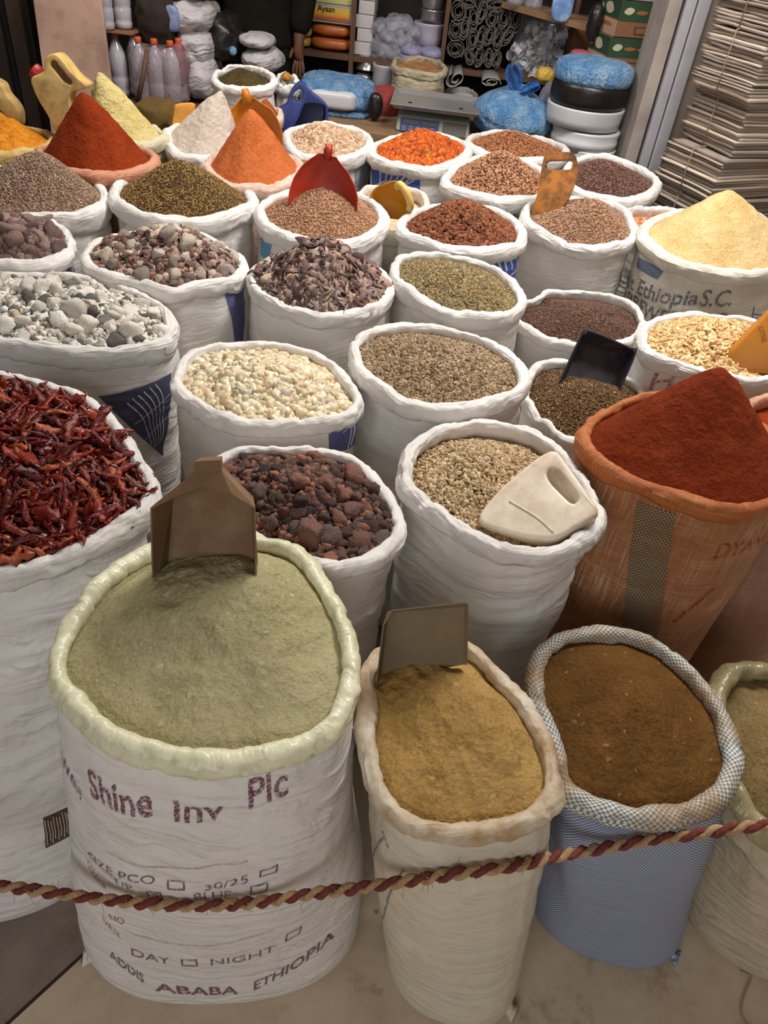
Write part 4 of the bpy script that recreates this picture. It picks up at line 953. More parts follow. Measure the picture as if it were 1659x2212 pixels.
def sheet(name, polys, mat, parent, origin, thick=.0025, bevel=0, smooth=False):
    m = MB()
    for P in polys: m.add(P, [tuple(range(len(P)))])
    o = m.build(name, mat, parent, origin); 
    bm = bmesh.new(); bm.from_mesh(o.data); bmesh.ops.remove_doubles(bm, verts=bm.verts[:], dist=1e-4); bmesh.ops.recalc_face_normals(bm, faces=bm.faces[:]); bmesh.ops.triangulate(bm, faces=[f for f in bm.faces if len(f.verts) > 4]); bm.to_mesh(o.data); bm.free()
    s = o.modifiers.new('s', 'SOLIDIFY'); s.thickness = thick; s.offset = 0
    return o
def grid_shell(fn, nu, nv, name, mat, parent, origin, thick=.003):
    V = [fn(i / (nu - 1), j / (nv - 1)) for i in range(nu) for j in range(nv)]
    F = [(i * nv + j, i * nv + j + 1, (i + 1) * nv + j + 1, (i + 1) * nv + j) for i in range(nu - 1) for j in range(nv - 1)]
    o = mesh_obj(name, np.array(V), F, mat, parent, origin, True); s = o.modifiers.new('s', 'SOLIDIFY'); s.thickness = thick; s.offset = 0; return o
def half_bottle(name, axis, widths, p0, n, dep, mat, parent, origin, arc=2.6, thick=.003, nu=30, nv=23):
    """concave shell: axis = pixels from neck to mouth, widths = half widths in px, open toward +n"""
    n = nrm(n); A = np.array([onplane(p, p0, n) for p in axis]); A = spline(A, nu, closed=False)
    d = np.gradient(A, axis=0); e = np.cross(d, n); e /= np.linalg.norm(e, axis=1)[:, None]
    sc = np.linalg.norm(A.mean(0) - EYE) / FPX * .97; Wd = np.interp(np.linspace(0, 1, nu), np.linspace(0, 1, len(widths)), widths) * sc
    k = np.convolve(np.r_[[Wd[0]] * 2, Wd, [Wd[-1]] * 2], [.1, .2, .4, .2, .1], 'valid')
    def fn(u, v):
        i = min(nu - 1, int(round(u * (nu - 1)))); a = (v - .5) * arc
        return A[i] + e[i] * k[i] * math.sin(a) / math.sin(min(PI / 2, arc / 2)) - n * dep * (k[i] / max(k)) * (math.cos(a) - math.cos(arc / 2))
    return grid_shell(fn, nu, nv, name, mat, parent, origin, thick)
UPV = np.array([0, 0, 1.])
# --- dusty plastic carton scoop in the green powder
S = SK['green']; p0 = onz((440, 1250), S.c[2] + .035); sc = np.linalg.norm(p0 - EYE) / FPX
m_carton = M('dusty_brown_plastic', '7c5c40', rough=.75, var=.15, vs=14, dirt='8d8060', dirt_amt=.8, ds=10, bump=.25, bs=40)
r = root('carton_scoop', 'dusty brown cut carton scoop with squared neck standing in olive green powder', 'scoop', p0)
n = nrm(np.array([-.03, -1, .12]))
def bp(p, d=0.0): return onplane(p, p0, n) - n * d
D = .042
bl, br, tl, tr = bp((331, 1300)), bp((554, 1285)), bp((326, 1098)), bp((550, 1098))
BL, BR, TL, TR = bp((338, 1310), D), bp((546, 1300), D), bp((352, 1110), D), bp((530, 1107), D)
nk = [bp((412, 1036), .022), bp((468, 1033), .022), bp((462, 1040), .042), bp((418, 1043), .042)]
dip = bp((436, 1058), .008); dip2 = bp((372, 1078), 0.002); dip3 = bp((500, 1070), .002)
sheet('scoop_shell', [[BL, BR, TR, TL], [bl, BL, TL, tl], [br, tr, TR, BR], [tl, dip2, nk[0]], [dip2, dip, nk[0]], [dip, nk[1], nk[0]], [dip, dip3, nk[1]], [dip3, tr, nk[1]], [tl, nk[0], nk[3], TL], [tr, TR, nk[2], nk[1]], [TL, nk[3], nk[2], TR]], m_carton, r, p0, .0028)
nt = [q + UPV * .018 for q in nk]
sheet('neck', [[nk[i], nk[(i + 1) % 4], nt[(i + 1) % 4], nt[i]] for i in range(4)] + [nt], m_carton, r, p0, .003)
# --- tin scoop in the tan powder
S = SK['yellow']; p0 = onz((910, 1440), S.c[2] + .02)
m_tin = M('dusty_tin', '776850', rough=.6, var=.14, vs=12, dirt='8a6c3c', dirt_amt=.75, ds=12, bump=.15, bs=50)
r = root('tin_scoop', 'flat dusty grey brown tin scoop standing upright in mustard tan powder', 'scoop', p0); n = nrm(np.array([.05, -1, .25]))
q = lambda p, d=0.0: onplane(p, p0, n) + n * d
a, b, c_, d_ = q((820, 1470)), q((1000, 1435)), q((1004, 1310)), q((838, 1322))
sheet('scoop_plate', [[a, b, c_, d_]], m_tin, r, p0, .002)
sheet('side_flange', [[d_, a, q((812, 1470), .028), q((828, 1330), .026)]], m_tin, r, p0, .002); sheet('side_flange', [[c_, q((1010, 1300), .006), q((1008, 1430), .006), b]], m_tin, r, p0, .002)
sheet('top_flange', [[d_, c_, q((1002, 1284), .022), q((848, 1298), .026)], [c_, q((1002, 1284), .022), q((1010, 1300), .006)], [d_, q((848, 1298), .026), q((828, 1330), .026)]], m_tin, r, p0, .002)
# --- white jug scoop lying on the coffee beans
S = SK['coffee']; p0 = onz((1170, 1080), S.c[2] + .035); n = nrm(np.array([-.12, -.42, .9]))
m_wjug = M('milky_plastic', 'dccdb6', rough=.38, var=.07, vs=9, dirt='a88660', dirt_amt=.6, ds=14, bump=.12, bs=16, spec=.5)
r = root('jug_scoop', 'milky white cut jug with recessed handle lying on pale coffee beans', 'scoop', p0)
slab('jug_body', [(1035, 1122), (1075, 1060), (1120, 1020), (1150, 995), (1180, 976), (1205, 974), (1240, 1020), (1275, 1070), (1293, 1098), (1290, 1112), (1250, 1135), (1205, 1160), (1160, 1162), (1100, 1150)], p0, n, .06, m_wjug, r, p0,
     holes=(), pockets=[([(1183, 1020), (1194, 1012), (1214, 1026), (1242, 1062), (1248, 1080), (1236, 1085), (1216, 1068), (1190, 1040)], .034)], bevel=.012, seg=4)
P3 = [onplane(p, p0, n) + n * .004 for p in [(1100, 1082), (1160, 1118), (1195, 1150)]]; mm_ = MB(); mm_.tube(spline(P3, 14, False) - n * .0035, .0016, 8); mm_.build('moulded_ridge', m_wjug, r, p0, True)
# --- black dustpan
S = SK['dust']; p0 = onz((1270, 842), S.c[2] + .01); n = nrm(np.array([.1, -1, .55])); m_dp = M('black_plastic', '29262e', rough=.42, var=.1, bump=.08, dirt='6a5a50', dirt_amt=.35, ds=14)
r = root('dustpan', 'black plastic dustpan stuck upright in coarse brown crumbs', 'dustpan', p0)
q = lambda p, d=0.0: onplane(p, p0, n) - n * d
BD = .05
fl = [q((1212, 842), BD * .2), q((1318, 862), BD * .2), q((1352, 765), BD), q((1268, 738), BD)]
rim_ = [q((1205, 835)), q((1330, 860)), q((1372, 762)), q((1360, 752)), q((1275, 716)), q((1258, 722))]
sheet('pan', [fl, [fl[0], fl[3], rim_[5], rim_[0]], [fl[3], fl[2], rim_[3], rim_[4]], [fl[3], rim_[4], rim_[5]], [fl[2], fl[1], rim_[1], rim_[2]], [fl[2], rim_[2], rim_[3]]], m_dp, r, p0, .004)
mm_ = MB(); mm_.tube(spline([rim_[0], rim_[5], rim_[4], rim_[3], rim_[2], rim_[1]], 60, False), .003, 8); mm_.build('rolled_lip', m_dp, r, p0, True)
# --- orange scoop at the right edge
S = SK['split']; p0 = onz((1640, 790), S.c[2] + .02); n = nrm(np.array([-.35, -1, .55])); m_or = M('orange_plastic', 'c07a1c', rough=.45, var=.1, vs=6, dirt='6a3c14', dirt_amt=.45, ds=7, bump=.08)
r = root('orange_scoop', 'smooth orange cut container scoop resting on pale yellow split beans', 'scoop', p0)
slab('scoop_body', [(1570, 768), (1600, 730), (1640, 690), (1680, 655), (1720, 650), (1750, 700), (1745, 790), (1700, 812), (1640, 806), (1590, 802)], p0, n, .07, m_or, r, p0, bevel=.012)
V, F = text_mesh('LITRE'); V = V - V.mean(0); ex = nrm(onplane((1652, 750), p0, n) - onplane((1636, 690), p0, n)); ey = np.cross(n, ex)
mesh_obj('shade_lettering', onplane((1648, 722), p0, n) + n * .0008 + V[:, :1] * ex * .016 + V[:, 1:] * ey * .016, F, M('orange_shadow', '8e5414', rough=.6), r, p0, False)  # shade of the embossed letters, painted as flat darker orange
# --- tall orange jug
S = SK['jug']; p0 = onz((1180, 465), S.c[2] + .01); n = nrm(np.array([-.22, -1, .3])); m_dirty = M('grimy_orange_plastic', 'b5722c', rough=.45, var=.15, vs=8, dirt='2e1f12', dirt_amt=.92, dlo=.40, ds=17, bump=.15, bs=30)
r = root('orange_jug', 'tall grimy orange jug with handle hole stuck in pinkish brown seeds', 'jug', p0)
slab('jug_body', [(1148, 470), (1160, 420), (1172, 352), (1180, 332), (1205, 328), (1236, 330), (1246, 345), (1246, 375), (1234, 418), (1214, 450), (1200, 472)], p0, n, .07, m_dirty, r, p0, holes=[[(1184, 348), (1232, 346), (1236, 358), (1230, 366), (1186, 366), (1180, 358)]], bevel=.008)
# --- red half bottle scoop
S = SK['tan']; p0 = onz((700, 430), S.c[2] + .06); n = nrm(np.array([.1, -1, .35])); m_red = M('red_plastic', 'a8301a', rough=.42, var=.08, bump=.06, dirt='54160c', dirt_amt=.4)
r = root('red_scoop', 'red half bottle scoop standing concave in tan seeds', 'scoop', p0)
half_bottle('scoop_shell', [(708, 335), (704, 360), (700, 400), (698, 450)], [16, 46, 62, 70, 70], p0, n, .055, m_red, r, p0)
mm_ = MB(); mm_.tube([onplane((711, 312), p0, n), onplane((709, 326), p0, n), onplane((707, 344), p0, n) - n * .008], [.010, .014, .012], 14); mm_.build('neck', m_red, r, p0, True)
# --- yellow jug scoop in the peach powder
S = SK['pale']; p0 = onz((852, 470), S.c[2] + .03); n = nrm(np.array([-.25, -1, .2])); m_ylw = M('pale_yellow_plastic', 'd2b468', rough=.42, var=.08, dirt='a8762c', dirt_amt=.3, bump=.06); m_amber = M('amber_inside', 'c4821e', rough=.4, var=.08)
r = root('yellow_jug_scoop', 'pale yellow cut jug with handle standing in peach powder', 'scoop', p0)
half_bottle('scoop_shell', [(862, 398), (852, 418), (842, 440), (838, 476)], [12, 30, 44, 46, 46], p0, n, .07, m_amber, r, p0)
mm_ = MB(); mm_.tube(spline([onplane(p, p0, n) + n * d for p, d in [((858, 404), 0), ((868, 398), .02), ((882, 412), .03), ((890, 438), .02), ((884, 452), 0)]], 18, False), .012, 12); mm_.build('handle', m_ylw, r, p0, True)
# --- orange half bottle behind the orange cone
S = SK['opow']; p0 = onz((545, 300), S.c[2] + .05) + np.array([0, .10, .0]); n = nrm(np.array([0, -1, .3])); m_or2 = M('amber_plastic', 'c87818', rough=.42, var=.1, bump=.06, dirt='7a3a10', dirt_amt=.4)
r = root('amber_scoop', 'amber half bottle scoop standing behind the bright orange powder cone', 'scoop', p0)
half_bottle('scoop_shell', [(534, 212), (537, 235), (541, 262), (544, 315)], [12, 40, 56, 62, 62], p0, n, .06, m_or2, r, p0)
mm_ = MB(); mm_.tube([onplane((529, 192), p0, n), onplane((531, 204), p0, n), onplane((534, 222), p0, n) - n * .01], [.012, .016, .02], 14); mm_.build('neck', m_ylw if False else m_or2, r, p0, True)
# --- navy jerrycan
p0 = ony((660, 280), SK['chick'].c[1] + .16); n = nrm(np.array([.18, -1, .15])); m_navy = M('navy_plastic', '27346e', rough=.38, var=.1, bump=.05, dirt='1a2044', dirt_amt=.3)
r = root('navy_jerrycan', 'dark blue cut jerrycan with handle behind the chickpeas', 'jerrycan', p0)
slab('can_body', [(594, 262), (597, 240), (620, 224), (628, 198), (644, 180), (655, 179), (672, 198), (706, 226), (708, 248), (702, 292), (600, 300)], p0, n, .12, m_navy, r, p0, holes=[[(631, 212), (638, 198), (650, 192), (654, 200), (652, 216), (640, 219)]], pockets=[([(639, 282), (648, 250), (657, 227), (668, 223), (696, 226), (703, 236), (702, 262), (698, 285)], .11)], bevel=.007)
# --- yellow jerrycan with red cap
p0 = ony((130, 270), SK['red'].c[1] + .12); n = nrm(np.array([.12, -1, .1])); m_yj = M('smudged_yellow_plastic', 'd6b26a', rough=.45, var=.1, dirt='5a4432', dirt_amt=.75, dlo=.42, ds=9, bump=.06)
r = root('yellow_jerrycan', 'smudged yellow jerrycan with red cap leaning behind dark red powder', 'jerrycan', p0)
slab('can_body', [(66, 172), (84, 160), (96, 152), (96, 130), (106, 118), (120, 117), (136, 132), (160, 162), (186, 184), (182, 192), (150, 205), (152, 240), (140, 285), (122, 285), (100, 245), (80, 212)], p0, n, .09, m_yj, r, p0, holes=[[(111, 132), (121, 133), (137, 153), (154, 174), (152, 184), (136, 176), (118, 154), (108, 142)]], bevel=.008)
cc = onplane((73, 162), p0, n) - n * .045; ax = nrm(onplane((60, 152), p0, n) - onplane((85, 175), p0, n)); zx = nrm(np.cross(ax, n)); Rr = np.stack([zx, np.cross(ax, zx), ax], 1)
mm_ = MB(); mm_.lathe([(.022, -.012), (.024, -.01), (.024, .016), (.021, .020)], cc, 28, Rr); mm_.build('red_cap', M('red_cap', 'a8342a', rough=.4), r, p0, True)
# --- yellow cut can behind the white flour
p0 = ony((395, 270), SK['white'].c[1] + .06); n = nrm(np.array([.3, -1, .2])); r = root('orange_can_scoop', 'worn orange can scoop half hidden behind white flour cone', 'scoop', p0)
slab('scoop_body', [(372, 282), (376, 240), (380, 226), (410, 222), (422, 228), (416, 250), (400, 270), (392, 285)], p0, n, .05, M('worn_orange_plastic', 'd08c2c', rough=.5, dirt='6a6258', dirt_amt=.8, ds=20), r, p0, bevel=.006)
# --- jerrycan cut by the left edge
p0 = ony((20, 262), SK['turm'].c[1] + .15); n = nrm(np.array([.2, -1, .1])); r = root('grimy_jerrycan', 'grimy yellow jerrycan cut by the left frame edge above turmeric', 'jerrycan', p0)
slab('can_body', [(-40, 170), (0, 180), (14, 205), (32, 226), (42, 246), (42, 275), (22, 275), (0, 240), (-40, 230)], p0, n, .08, m_yj, r, p0, bevel=.008)

# ================================================================ rope
rp = [(-420, 1862), (-200, 1888), (-60, 1906), (0, 1914), (90, 1925), (200, 1940), (300, 1950), (420, 1957), (550, 1950), (680, 1930), (800, 1915), (900, 1900), (1000, 1885), (1100, 1872), (1200, 1850), (1300, 1832), (1400, 1815), (1500, 1803), (1600, 1788), (1659, 1783), (1720, 1777), (1880, 1766), (2080, 1756)]
fr = {}
for i, p in enumerate(rp):
    d = nrm(ray(p)); best = None
    for S in (SK['green'], SK['yellow'], SK['blue'], SK['olive'], SK['chili']):
        h = S.bvh.ray_cast(Vector(EYE), Vector(d))
        if h[0] is not None and (best is None or h[3] < best): best = h[3]
    if best: fr[i] = EYE + d * best
ys = np.array([fr[i][1] if i in fr else 9 for i in range(len(rp))])
sel = {i: fr[i][1] - .014 for i in (6, 7, 8, 11, 12, 15, 16) if i in fr}
xi = sorted(sel); yy = np.interp(range(len(rp)), xi, [sel[i] for i in xi])
yy = np.minimum(yy, ys - .011)
yy = np.convolve(np.r_[yy[0], yy, yy[-1]], [.25, .5, .25], 'valid'); yy = np.minimum(yy, ys - .010)
PP = spline([ony(p, y) for p, y in zip(rp, yy)], 900, closed=False)
rope = thing('rope', 'twisted red brown and beige rope stretched across the front sacks', 'rope', PP[450])
def strand(ph, name, mat, r=.0050, off=.0046, pitch=.047):
    L = np.r_[0, np.cumsum(np.linalg.norm(np.diff(PP, axis=0), axis=1))]; T = np.gradient(PP, axis=0); T /= np.linalg.norm(T, axis=1)[:, None]
    a = np.cross(T, UPV); a /= np.linalg.norm(a, axis=1)[:, None]; b = np.cross(a, T); g = 2 * PI * L / pitch + ph
    Q = PP + (a * np.cos(g)[:, None] + b * np.sin(g)[:, None]) * off * (1 + .12 * np.sin(L * 40))[:, None]
    m = MB(); m.tube(Q, r * (1 + .12 * fbm(np.c_[L * 30, L * 0, L * 0], 2, 3)), 10); V = np.array(m.V); V += (fbm(V * 420, 2, 9) * .0011)[:, None]; m.V = V
    return m.build(name, mat, rope, PP[450], True)
m_rr = M('red_strand', '7c3a30', rough=.9, var=.3, vs=120, bump=.9, bs=420); m_rb = M('beige_strand', 'b8936a', rough=.9, var=.25, vs=120, bump=.9, bs=420)
strand(0, 'red_strand', m_rr); strand(PI, 'beige_strand', m_rb)
m = MB()
for i in range(170):
    j = RNG.integers(5, 895); p = PP[j]; d = nrm(RNG.normal(0, 1, 3)); e = nrm(RNG.normal(0, 1, 3)); l = RNG.uniform(.006, .02)
    m.tube(spline([p + d * .006, p + d * (.006 + l * .5) + e * .003, p + d * (.006 + l * .8) + e * .008], 5, False), .00035, 3, False)
tag(m.build('frayed_fibre', m_rb, rope, PP[450]), None, None, None, 'stuff')
# straw bits and a white tag on the green sack rim
p = onz((750, 1522), .70); mm_ = MB(); mm_.tube([p, p + np.array([.012, -.03, -.012])], .0012, 6); tag(mm_.build('white_thread_end', M('thread_white', 'd8d8d8'), SK['green'].e, SK['green'].base, True), None, None)

# ================================================================ room shell
def struct(name, mb, mat, **k): o = mb.build(name, mat, None, (0, 0, 0), **k); tag(o, None, None, None, 'structure'); return o
t = NT('stone_floor'); v = t.coord(); sx = t.n('ShaderNodeSeparateXYZ'); t.l(v, sx.inputs[0])
A = onz((214, 2030), 0); B = onz((15, 2212), 0); dl = nrm(B - A); nl = np.array([-dl[1], dl[0], 0]); cst = -float(np.dot(nl, A))
side = t.math('ADD', t.math('ADD', t.math('MULTIPLY', sx.outputs[0], float(nl[0])), t.math('MULTIPLY', sx.outputs[1], float(nl[1]))), cst)
if np.dot(nl, onz((40, 2060), 0)) + cst < 0: side = t.math('MULTIPLY', side, -1.0)
beige = t.ramp(t.noise(v, 4, 6, .65), [(.3, hexc('ac967c')), (.5, hexc('c4b096')), (.72, hexc('d0bfa8'))])
grey = t.ramp(t.noise(v, 5, 6, .65), [(.3, hexc('6e6058')), (.7, hexc('948478'))])
c = t.mix(t.math('GREATER_THAN', side, 0.0), beige, grey)
c = t.mix(t.ramp(t.noise(v, 11, 7, .7), [(.55, 0.0), (.72, .6)]), c, hexc('6e4e38'))
vo = t.n('ShaderNodeTexVoronoi', Scale=9.0); t.l(v, vo.inputs['Vector']); c = t.mix(t.ramp(vo.outputs['Distance'], [(.03, .75), (.07, 0.0)]), c, hexc('4a3626'))
c = t.mix(t.math('LESS_THAN', t.math('ABSOLUTE', side), .0035), c, hexc('3a2c22'))
t.set(Base_Color=c, Roughness=.55, Specular_IOR_Level=.35, Normal=t.bump(t.noise(v, 30, 5), .15, .004)); m_floor = t.m
m_wall = M('grimy_plaster', '8a7f76', rough=.9, var=.1, vs=3, dirt='5a4a3e', dirt_amt=.6, ds=2.2, bump=.15)
m_darkwall = M('dark_wall', '2a211c', rough=.9, var=.2)
struct('floor', MB().box((0, 1.4, -.03), (5.6, 8.8, .06)), m_floor)
struct('wall_back', MB().box((0, 5.36, 1.5), (5.0, .12, 3.1)), m_darkwall)
struct('wall_left', MB().box((-2.6, 1.4, 1.5), (.12, 8.8, 3.1)), M('brown_wall', '54443a', rough=.9, var=.15))
struct('wall_right', MB().box((2.6, 1.4, 1.5), (.12, 8.8, 3.1)), m_wall)
struct('ceiling', MB().box((0, 1.4, 3.08), (5.6, 8.8, .06)), M('ceiling_paint', '8a837a', rough=.9))
YP = 3.62
xs = [ony(p, YP)[0] for p in [(1398, 175), (1424, 180), (1430, 181), (1449, 187), (1453, 188), (1476, 195), (1700, 240)]]
m_frame = M('grey_painted_metal', 'b2adb2', rough=.5, var=.06, dirt='6a5e58', dirt_amt=.4, ds=5, spec=.5); m_jamb = M('dusty_jamb', 'a89c92', rough=.75, var=.1, dirt='5c5048', dirt_amt=.5, ds=4)
def vbox(x0, x1, y0, y1, z0=0, z1=3.05): return MB().box(((x0 + x1) / 2, (y0 + y1) / 2, (z0 + z1) / 2), (x1 - x0, y1 - y0, z1 - z0))
struct('trim_1', vbox(xs[0], xs[1], YP + .005, YP + .30), m_jamb)
struct('trim_2', vbox(xs[1], xs[2], YP + .03, YP + .28), M('frame_gap', '2c221e', rough=.9))
struct('trim_3', vbox(xs[2], xs[3], YP - .01, YP + .26), m_frame)
struct('trim_4', vbox(xs[3] + .006, xs[5], YP - .02, YP + .26), m_frame, bevel=.006)
struct('wall_partition', vbox(xs[5], 2.54, YP + .02, YP + .26), M('pillar_plaster', '9a8b7e', rough=.85, var=.10, vs=3, dirt='5a463a', dirt_amt=.5, ds=3, bump=.15))
# dark plank door at far left
for i, (a, b, yy_, mt) in enumerate([(-120, -2, .0, '2a231d'), (4, 14, .02, '1d1916'), (16, 47, -.02, '3a2a20'), (50, 64, .03, '1e1a17'), (66, 98, .09, '3c2c26')]):
    x0, x1 = ony((a, 40), 3.75 + yy_)[0], ony((b, 40), 3.75 + yy_)[0]
    struct('door_%d' % (i + 1), vbox(x0, x1, 3.75 + yy_, 3.80 + yy_, 0, 2.3), M('dark_plank_%s' % mt, mt, rough=.7, var=.35, vs=4, dirt='15110e', dirt_amt=.5))

# ================================================================ counter, scale
m_wood = M('worn_wood', '84664a', rough=.65, var=.2, vs=7, dirt='4a3424', dirt_amt=.5, ds=9, bump=.2)
m_dwood = M('shelf_wood', '5e4230', rough=.7, var=.25, vs=6, dirt='33231a', dirt_amt=.5)
ZC = float(ony((940, 296), 3.78)[2]); 
x0, x1 = ony((632, 250), 3.78)[0], ony((1186, 310), 3.78)[0]
r = thing('counter', 'worn wooden counter under the weighing scale and blue bags', 'counter', ((x0 + x1) / 2, 4.05, 0))
MB().box(((x0 + x1) / 2, 4.04, ZC - .02), (x1 - x0, .64, .04)).build('counter_top', m_wood, r, ((x0 + x1) / 2, 4.05, 0), bevel=.004)
for sx_ in (x0 + .05, x1 - .05):
    for sy_ in (3.78, 4.3): MB().box((sx_, sy_, (ZC - .04) / 2), (.06, .06, ZC - .04)).build('leg', m_wood, r, ((x0 + x1) / 2, 4.05, 0), bevel=.003)
# weighing scale
YS = 3.80; f0, f1 = ony((853, 286), YS), ony((1012, 306), YS); wS = np.linalg.norm(f1 - f0) ; cx = (f0[0] + f1[0]) / 2
hS = ony((860, 249), YS)[2] - ZC; O_ = (cx, YS + .14, ZC)
r = thing('weighing_scale', 'greenish white digital weighing scale with steel tray on the counter', 'scale', O_)
m_sc = M('scale_casing', 'a8ada0', rough=.45, var=.05, dirt='7a7060', dirt_amt=.4); m_steel = M('brushed_steel', 'b4b0ac', rough=.34, var=.1, Metallic=.65, dirt='6a5a4c', dirt_amt=.3)
h0 = hS; MBx = MB(); V = [(cx - wS / 2, YS, ZC), (cx + wS / 2, YS, ZC), (cx + wS / 2, YS + .30, ZC), (cx - wS / 2, YS + .30, ZC), (cx - wS / 2 + .004, YS + .02, ZC + h0), (cx + wS / 2 - .004, YS + .02, ZC + h0), (cx + wS / 2 - .01, YS + .29, ZC + h0 * 1.15), (cx - wS / 2 + .01, YS + .29, ZC + h0 * 1.15)]
MBx.add(V, [(0, 3, 2, 1), (4, 5, 6, 7), (0, 1, 5, 4), (1, 2, 6, 5), (2, 3, 7, 6), (3, 0, 4, 7)]).build('casing', m_sc, r, O_, bevel=.012, seg=3)
sl = .02 / h0
def fpos(u, w_, d=.003): return np.array([cx - wS / 2 + wS * u, YS + .02 * w_ - d, ZC + h0 * w_])
def fpanel(u0, u1, w0, w1, name, mat, d=.003, par=None):
    m = MB(); P = [fpos(u0, w0, d), fpos(u1, w0, d), fpos(u1, w1, d), fpos(u0, w1, d)]; Q = [p + np.array([0, .004, 0]) for p in P]
    m.add(P + Q, [(0, 1, 2, 3), (7, 6, 5, 4), (0, 4, 5, 1), (1, 5, 6, 2), (2, 6, 7, 3), (3, 7, 4, 0)]); return m.build(name, mat, par or r, O_ if par is None else O_)
kp = fpanel(.06, .58, .10, .86, 'keypad', M('blue_panel', '3c4f86', rough=.5))
fpanel(.09, .30, .52, .78, 'display', M('dark_display', '2c2a2e', rough=.2), .006); fpanel(.34, .55, .52, .78, 'display', M('dark_display', '2c2a2e', rough=.2), .006)
m = MB()
for i in range(5):
    for j in range(3): m.box(fpos(.11 + i * .095, .17 + j * .11, .006), (wS * .06, .004, h0 * .07))
m.build('keys', M('key_grey', '8c90a8', rough=.5), r, O_)
fpanel(.63, .95, .12, .86, 'speckled_panel', M('speckled_grey', '6c685e', rough=.8, var=.3, vs=180), .003)
tz = ZC + h0 * 1.15 + .024
for sx_ in (-.12, .12): MB().lathe([(.012, ZC + h0), (.012, tz)], (cx + sx_, YS + .12, 0), 16).build('tray_post', m_sc, r, O_, True)
m = MB(); tw, td = wS * .52, .16
m.add([(cx - tw, YS - .02, tz), (cx + tw, YS - .02, tz), (cx + tw, YS + .29, tz), (cx - tw, YS + .29, tz), (cx - tw - .025, YS - .045, tz + .020), (cx + tw + .025, YS - .045, tz + .020), (cx + tw + .025, YS + .315, tz + .020), (cx - tw - .025, YS + .315, tz + .020)],
      [(0, 1, 2, 3), (0, 4, 5, 1), (1, 5, 6, 2), (2, 6, 7, 3), (3, 7, 4, 0)])
o = m.build('steel_tray', m_steel, r, O_); s_ = o.modifiers.new('s', 'SOLIDIFY'); s_.thickness = .003
b_ = o.modifiers.new('b', 'BEVEL'); b_.width = .004; b_.segments = 2

# ================================================================ soft goods: one routine for bags and wrapped stacks
def blob(name, label, cat, c, size, mat, seed=0, p=2.6, amp=.04, fr=4, res=(56, 36), rot=0, group=None, flat=.0, crease=.5, parent=None, top_pinch=0, tag_it=True):
    nu, nv = res; c = np.asarray(c, float); sz = np.asarray(size, float) / 2; V = []; F = []
    th = np.linspace(-PI / 2, PI / 2, nv); ph = np.linspace(0, 2 * PI, nu, endpoint=False)
    sg = lambda x, e: np.sign(x) * np.abs(x) ** e
    e = 2 / p; T, Pp = np.meshgrid(th, ph, indexing='ij')
    P = np.stack([sg(np.cos(T), e) * sg(np.cos(Pp), e), sg(np.cos(T), e) * sg(np.sin(Pp), e), sg(np.sin(T), e)], -1).reshape(-1, 3)
    nn = P / np.maximum(1e-6, np.linalg.norm(P, axis=1))[:, None]
    W = P * sz; q = W * fr + seed * 3.7
    d = fbm(q, 3, seed) * amp + (1 - 2 * np.abs(fbm(q * 2.3 + 5, 3, seed + 3))) * amp * crease
    W = W + nn * d[:, None] * np.minimum(1, sz.min() / .06)
    if top_pinch: 
        z = np.clip(W[:, 2] / sz[2], 0, 1); W[:, :2] *= (1 - top_pinch * z ** 2)[:, None]
    W[:, 2] = np.maximum(W[:, 2], -sz[2]); W = W @ rotz(rot).T + c
    ix = np.arange(nv * nu).reshape(nv, nu); nx = np.roll(ix, -1, 1); F = np.stack([ix[:-1], nx[:-1], nx[1:], ix[1:]], -1).reshape(-1, 4)
    uv = np.stack([Pp.ravel() / (2 * PI) * (sz[0] + sz[1]) * 3, W[:, 2]], 1)
    org = c - np.array([0, 0, sz[2]]) if parent is None else parent[1]
    o = mesh_obj(name, W, F, mat, parent[0] if parent else None, org, True, uv)
    if parent is None and tag_it: tag(o, label, cat, group)
    return o
def atY(px, Y): return ony(px, Y)
def span(p0, p1, Y): a, b = ony(p0, Y), ony(p1, Y); return a, b
t = NT('blue_film'); v = t.coord(); w1_ = t.noise(t.coord(scale=(1, 1, .45)), 22, 5, .65); w2_ = t.noise(v, 60, 4, .6); cr_ = t.math('ABSOLUTE', t.math('SUBTRACT', w1_, .5)); cr2_ = t.math('ABSOLUTE', t.math('SUBTRACT', w2_, .5))
t.set(Base_Color=t.mix(t.ramp(t.noise(t.coord(scale=(1, 1, .3)), 20, 5, .7), [(.46, 0.0), (.70, .6)]), t.ramp(w1_, [(.3, hexc('5490cc')), (.7, hexc('86b8e0'))]), hexc('bed6e8')), Roughness=.18, Specular_IOR_Level=.8, Normal=t.bump(t.math('ADD', cr_, t.math('MULTIPLY', cr2_, .5)), 1.0, .07)); m_film = t.m; m_film2 = film_mat('blue_thin_film', '3a78c0', .62, .2, .8, 24)  # pale streaks in the colour are painted highlights on the crinkled film
m_whiteware = M('white_plastic', 'c9c8c8', rough=.32, var=.05, spec=.5, dirt='a89c90', dirt_amt=.3); m_blackware = M('black_wrap', '1b1716', rough=.35, var=.2, bump=.4, bs=24)
m_clear = film_mat('clear_film', 'cfcdd8', .38, .08, 1.0, 40)
m_alu = M('aluminium', 'a8a6a8', rough=.28, var=.08, Metallic=.85)
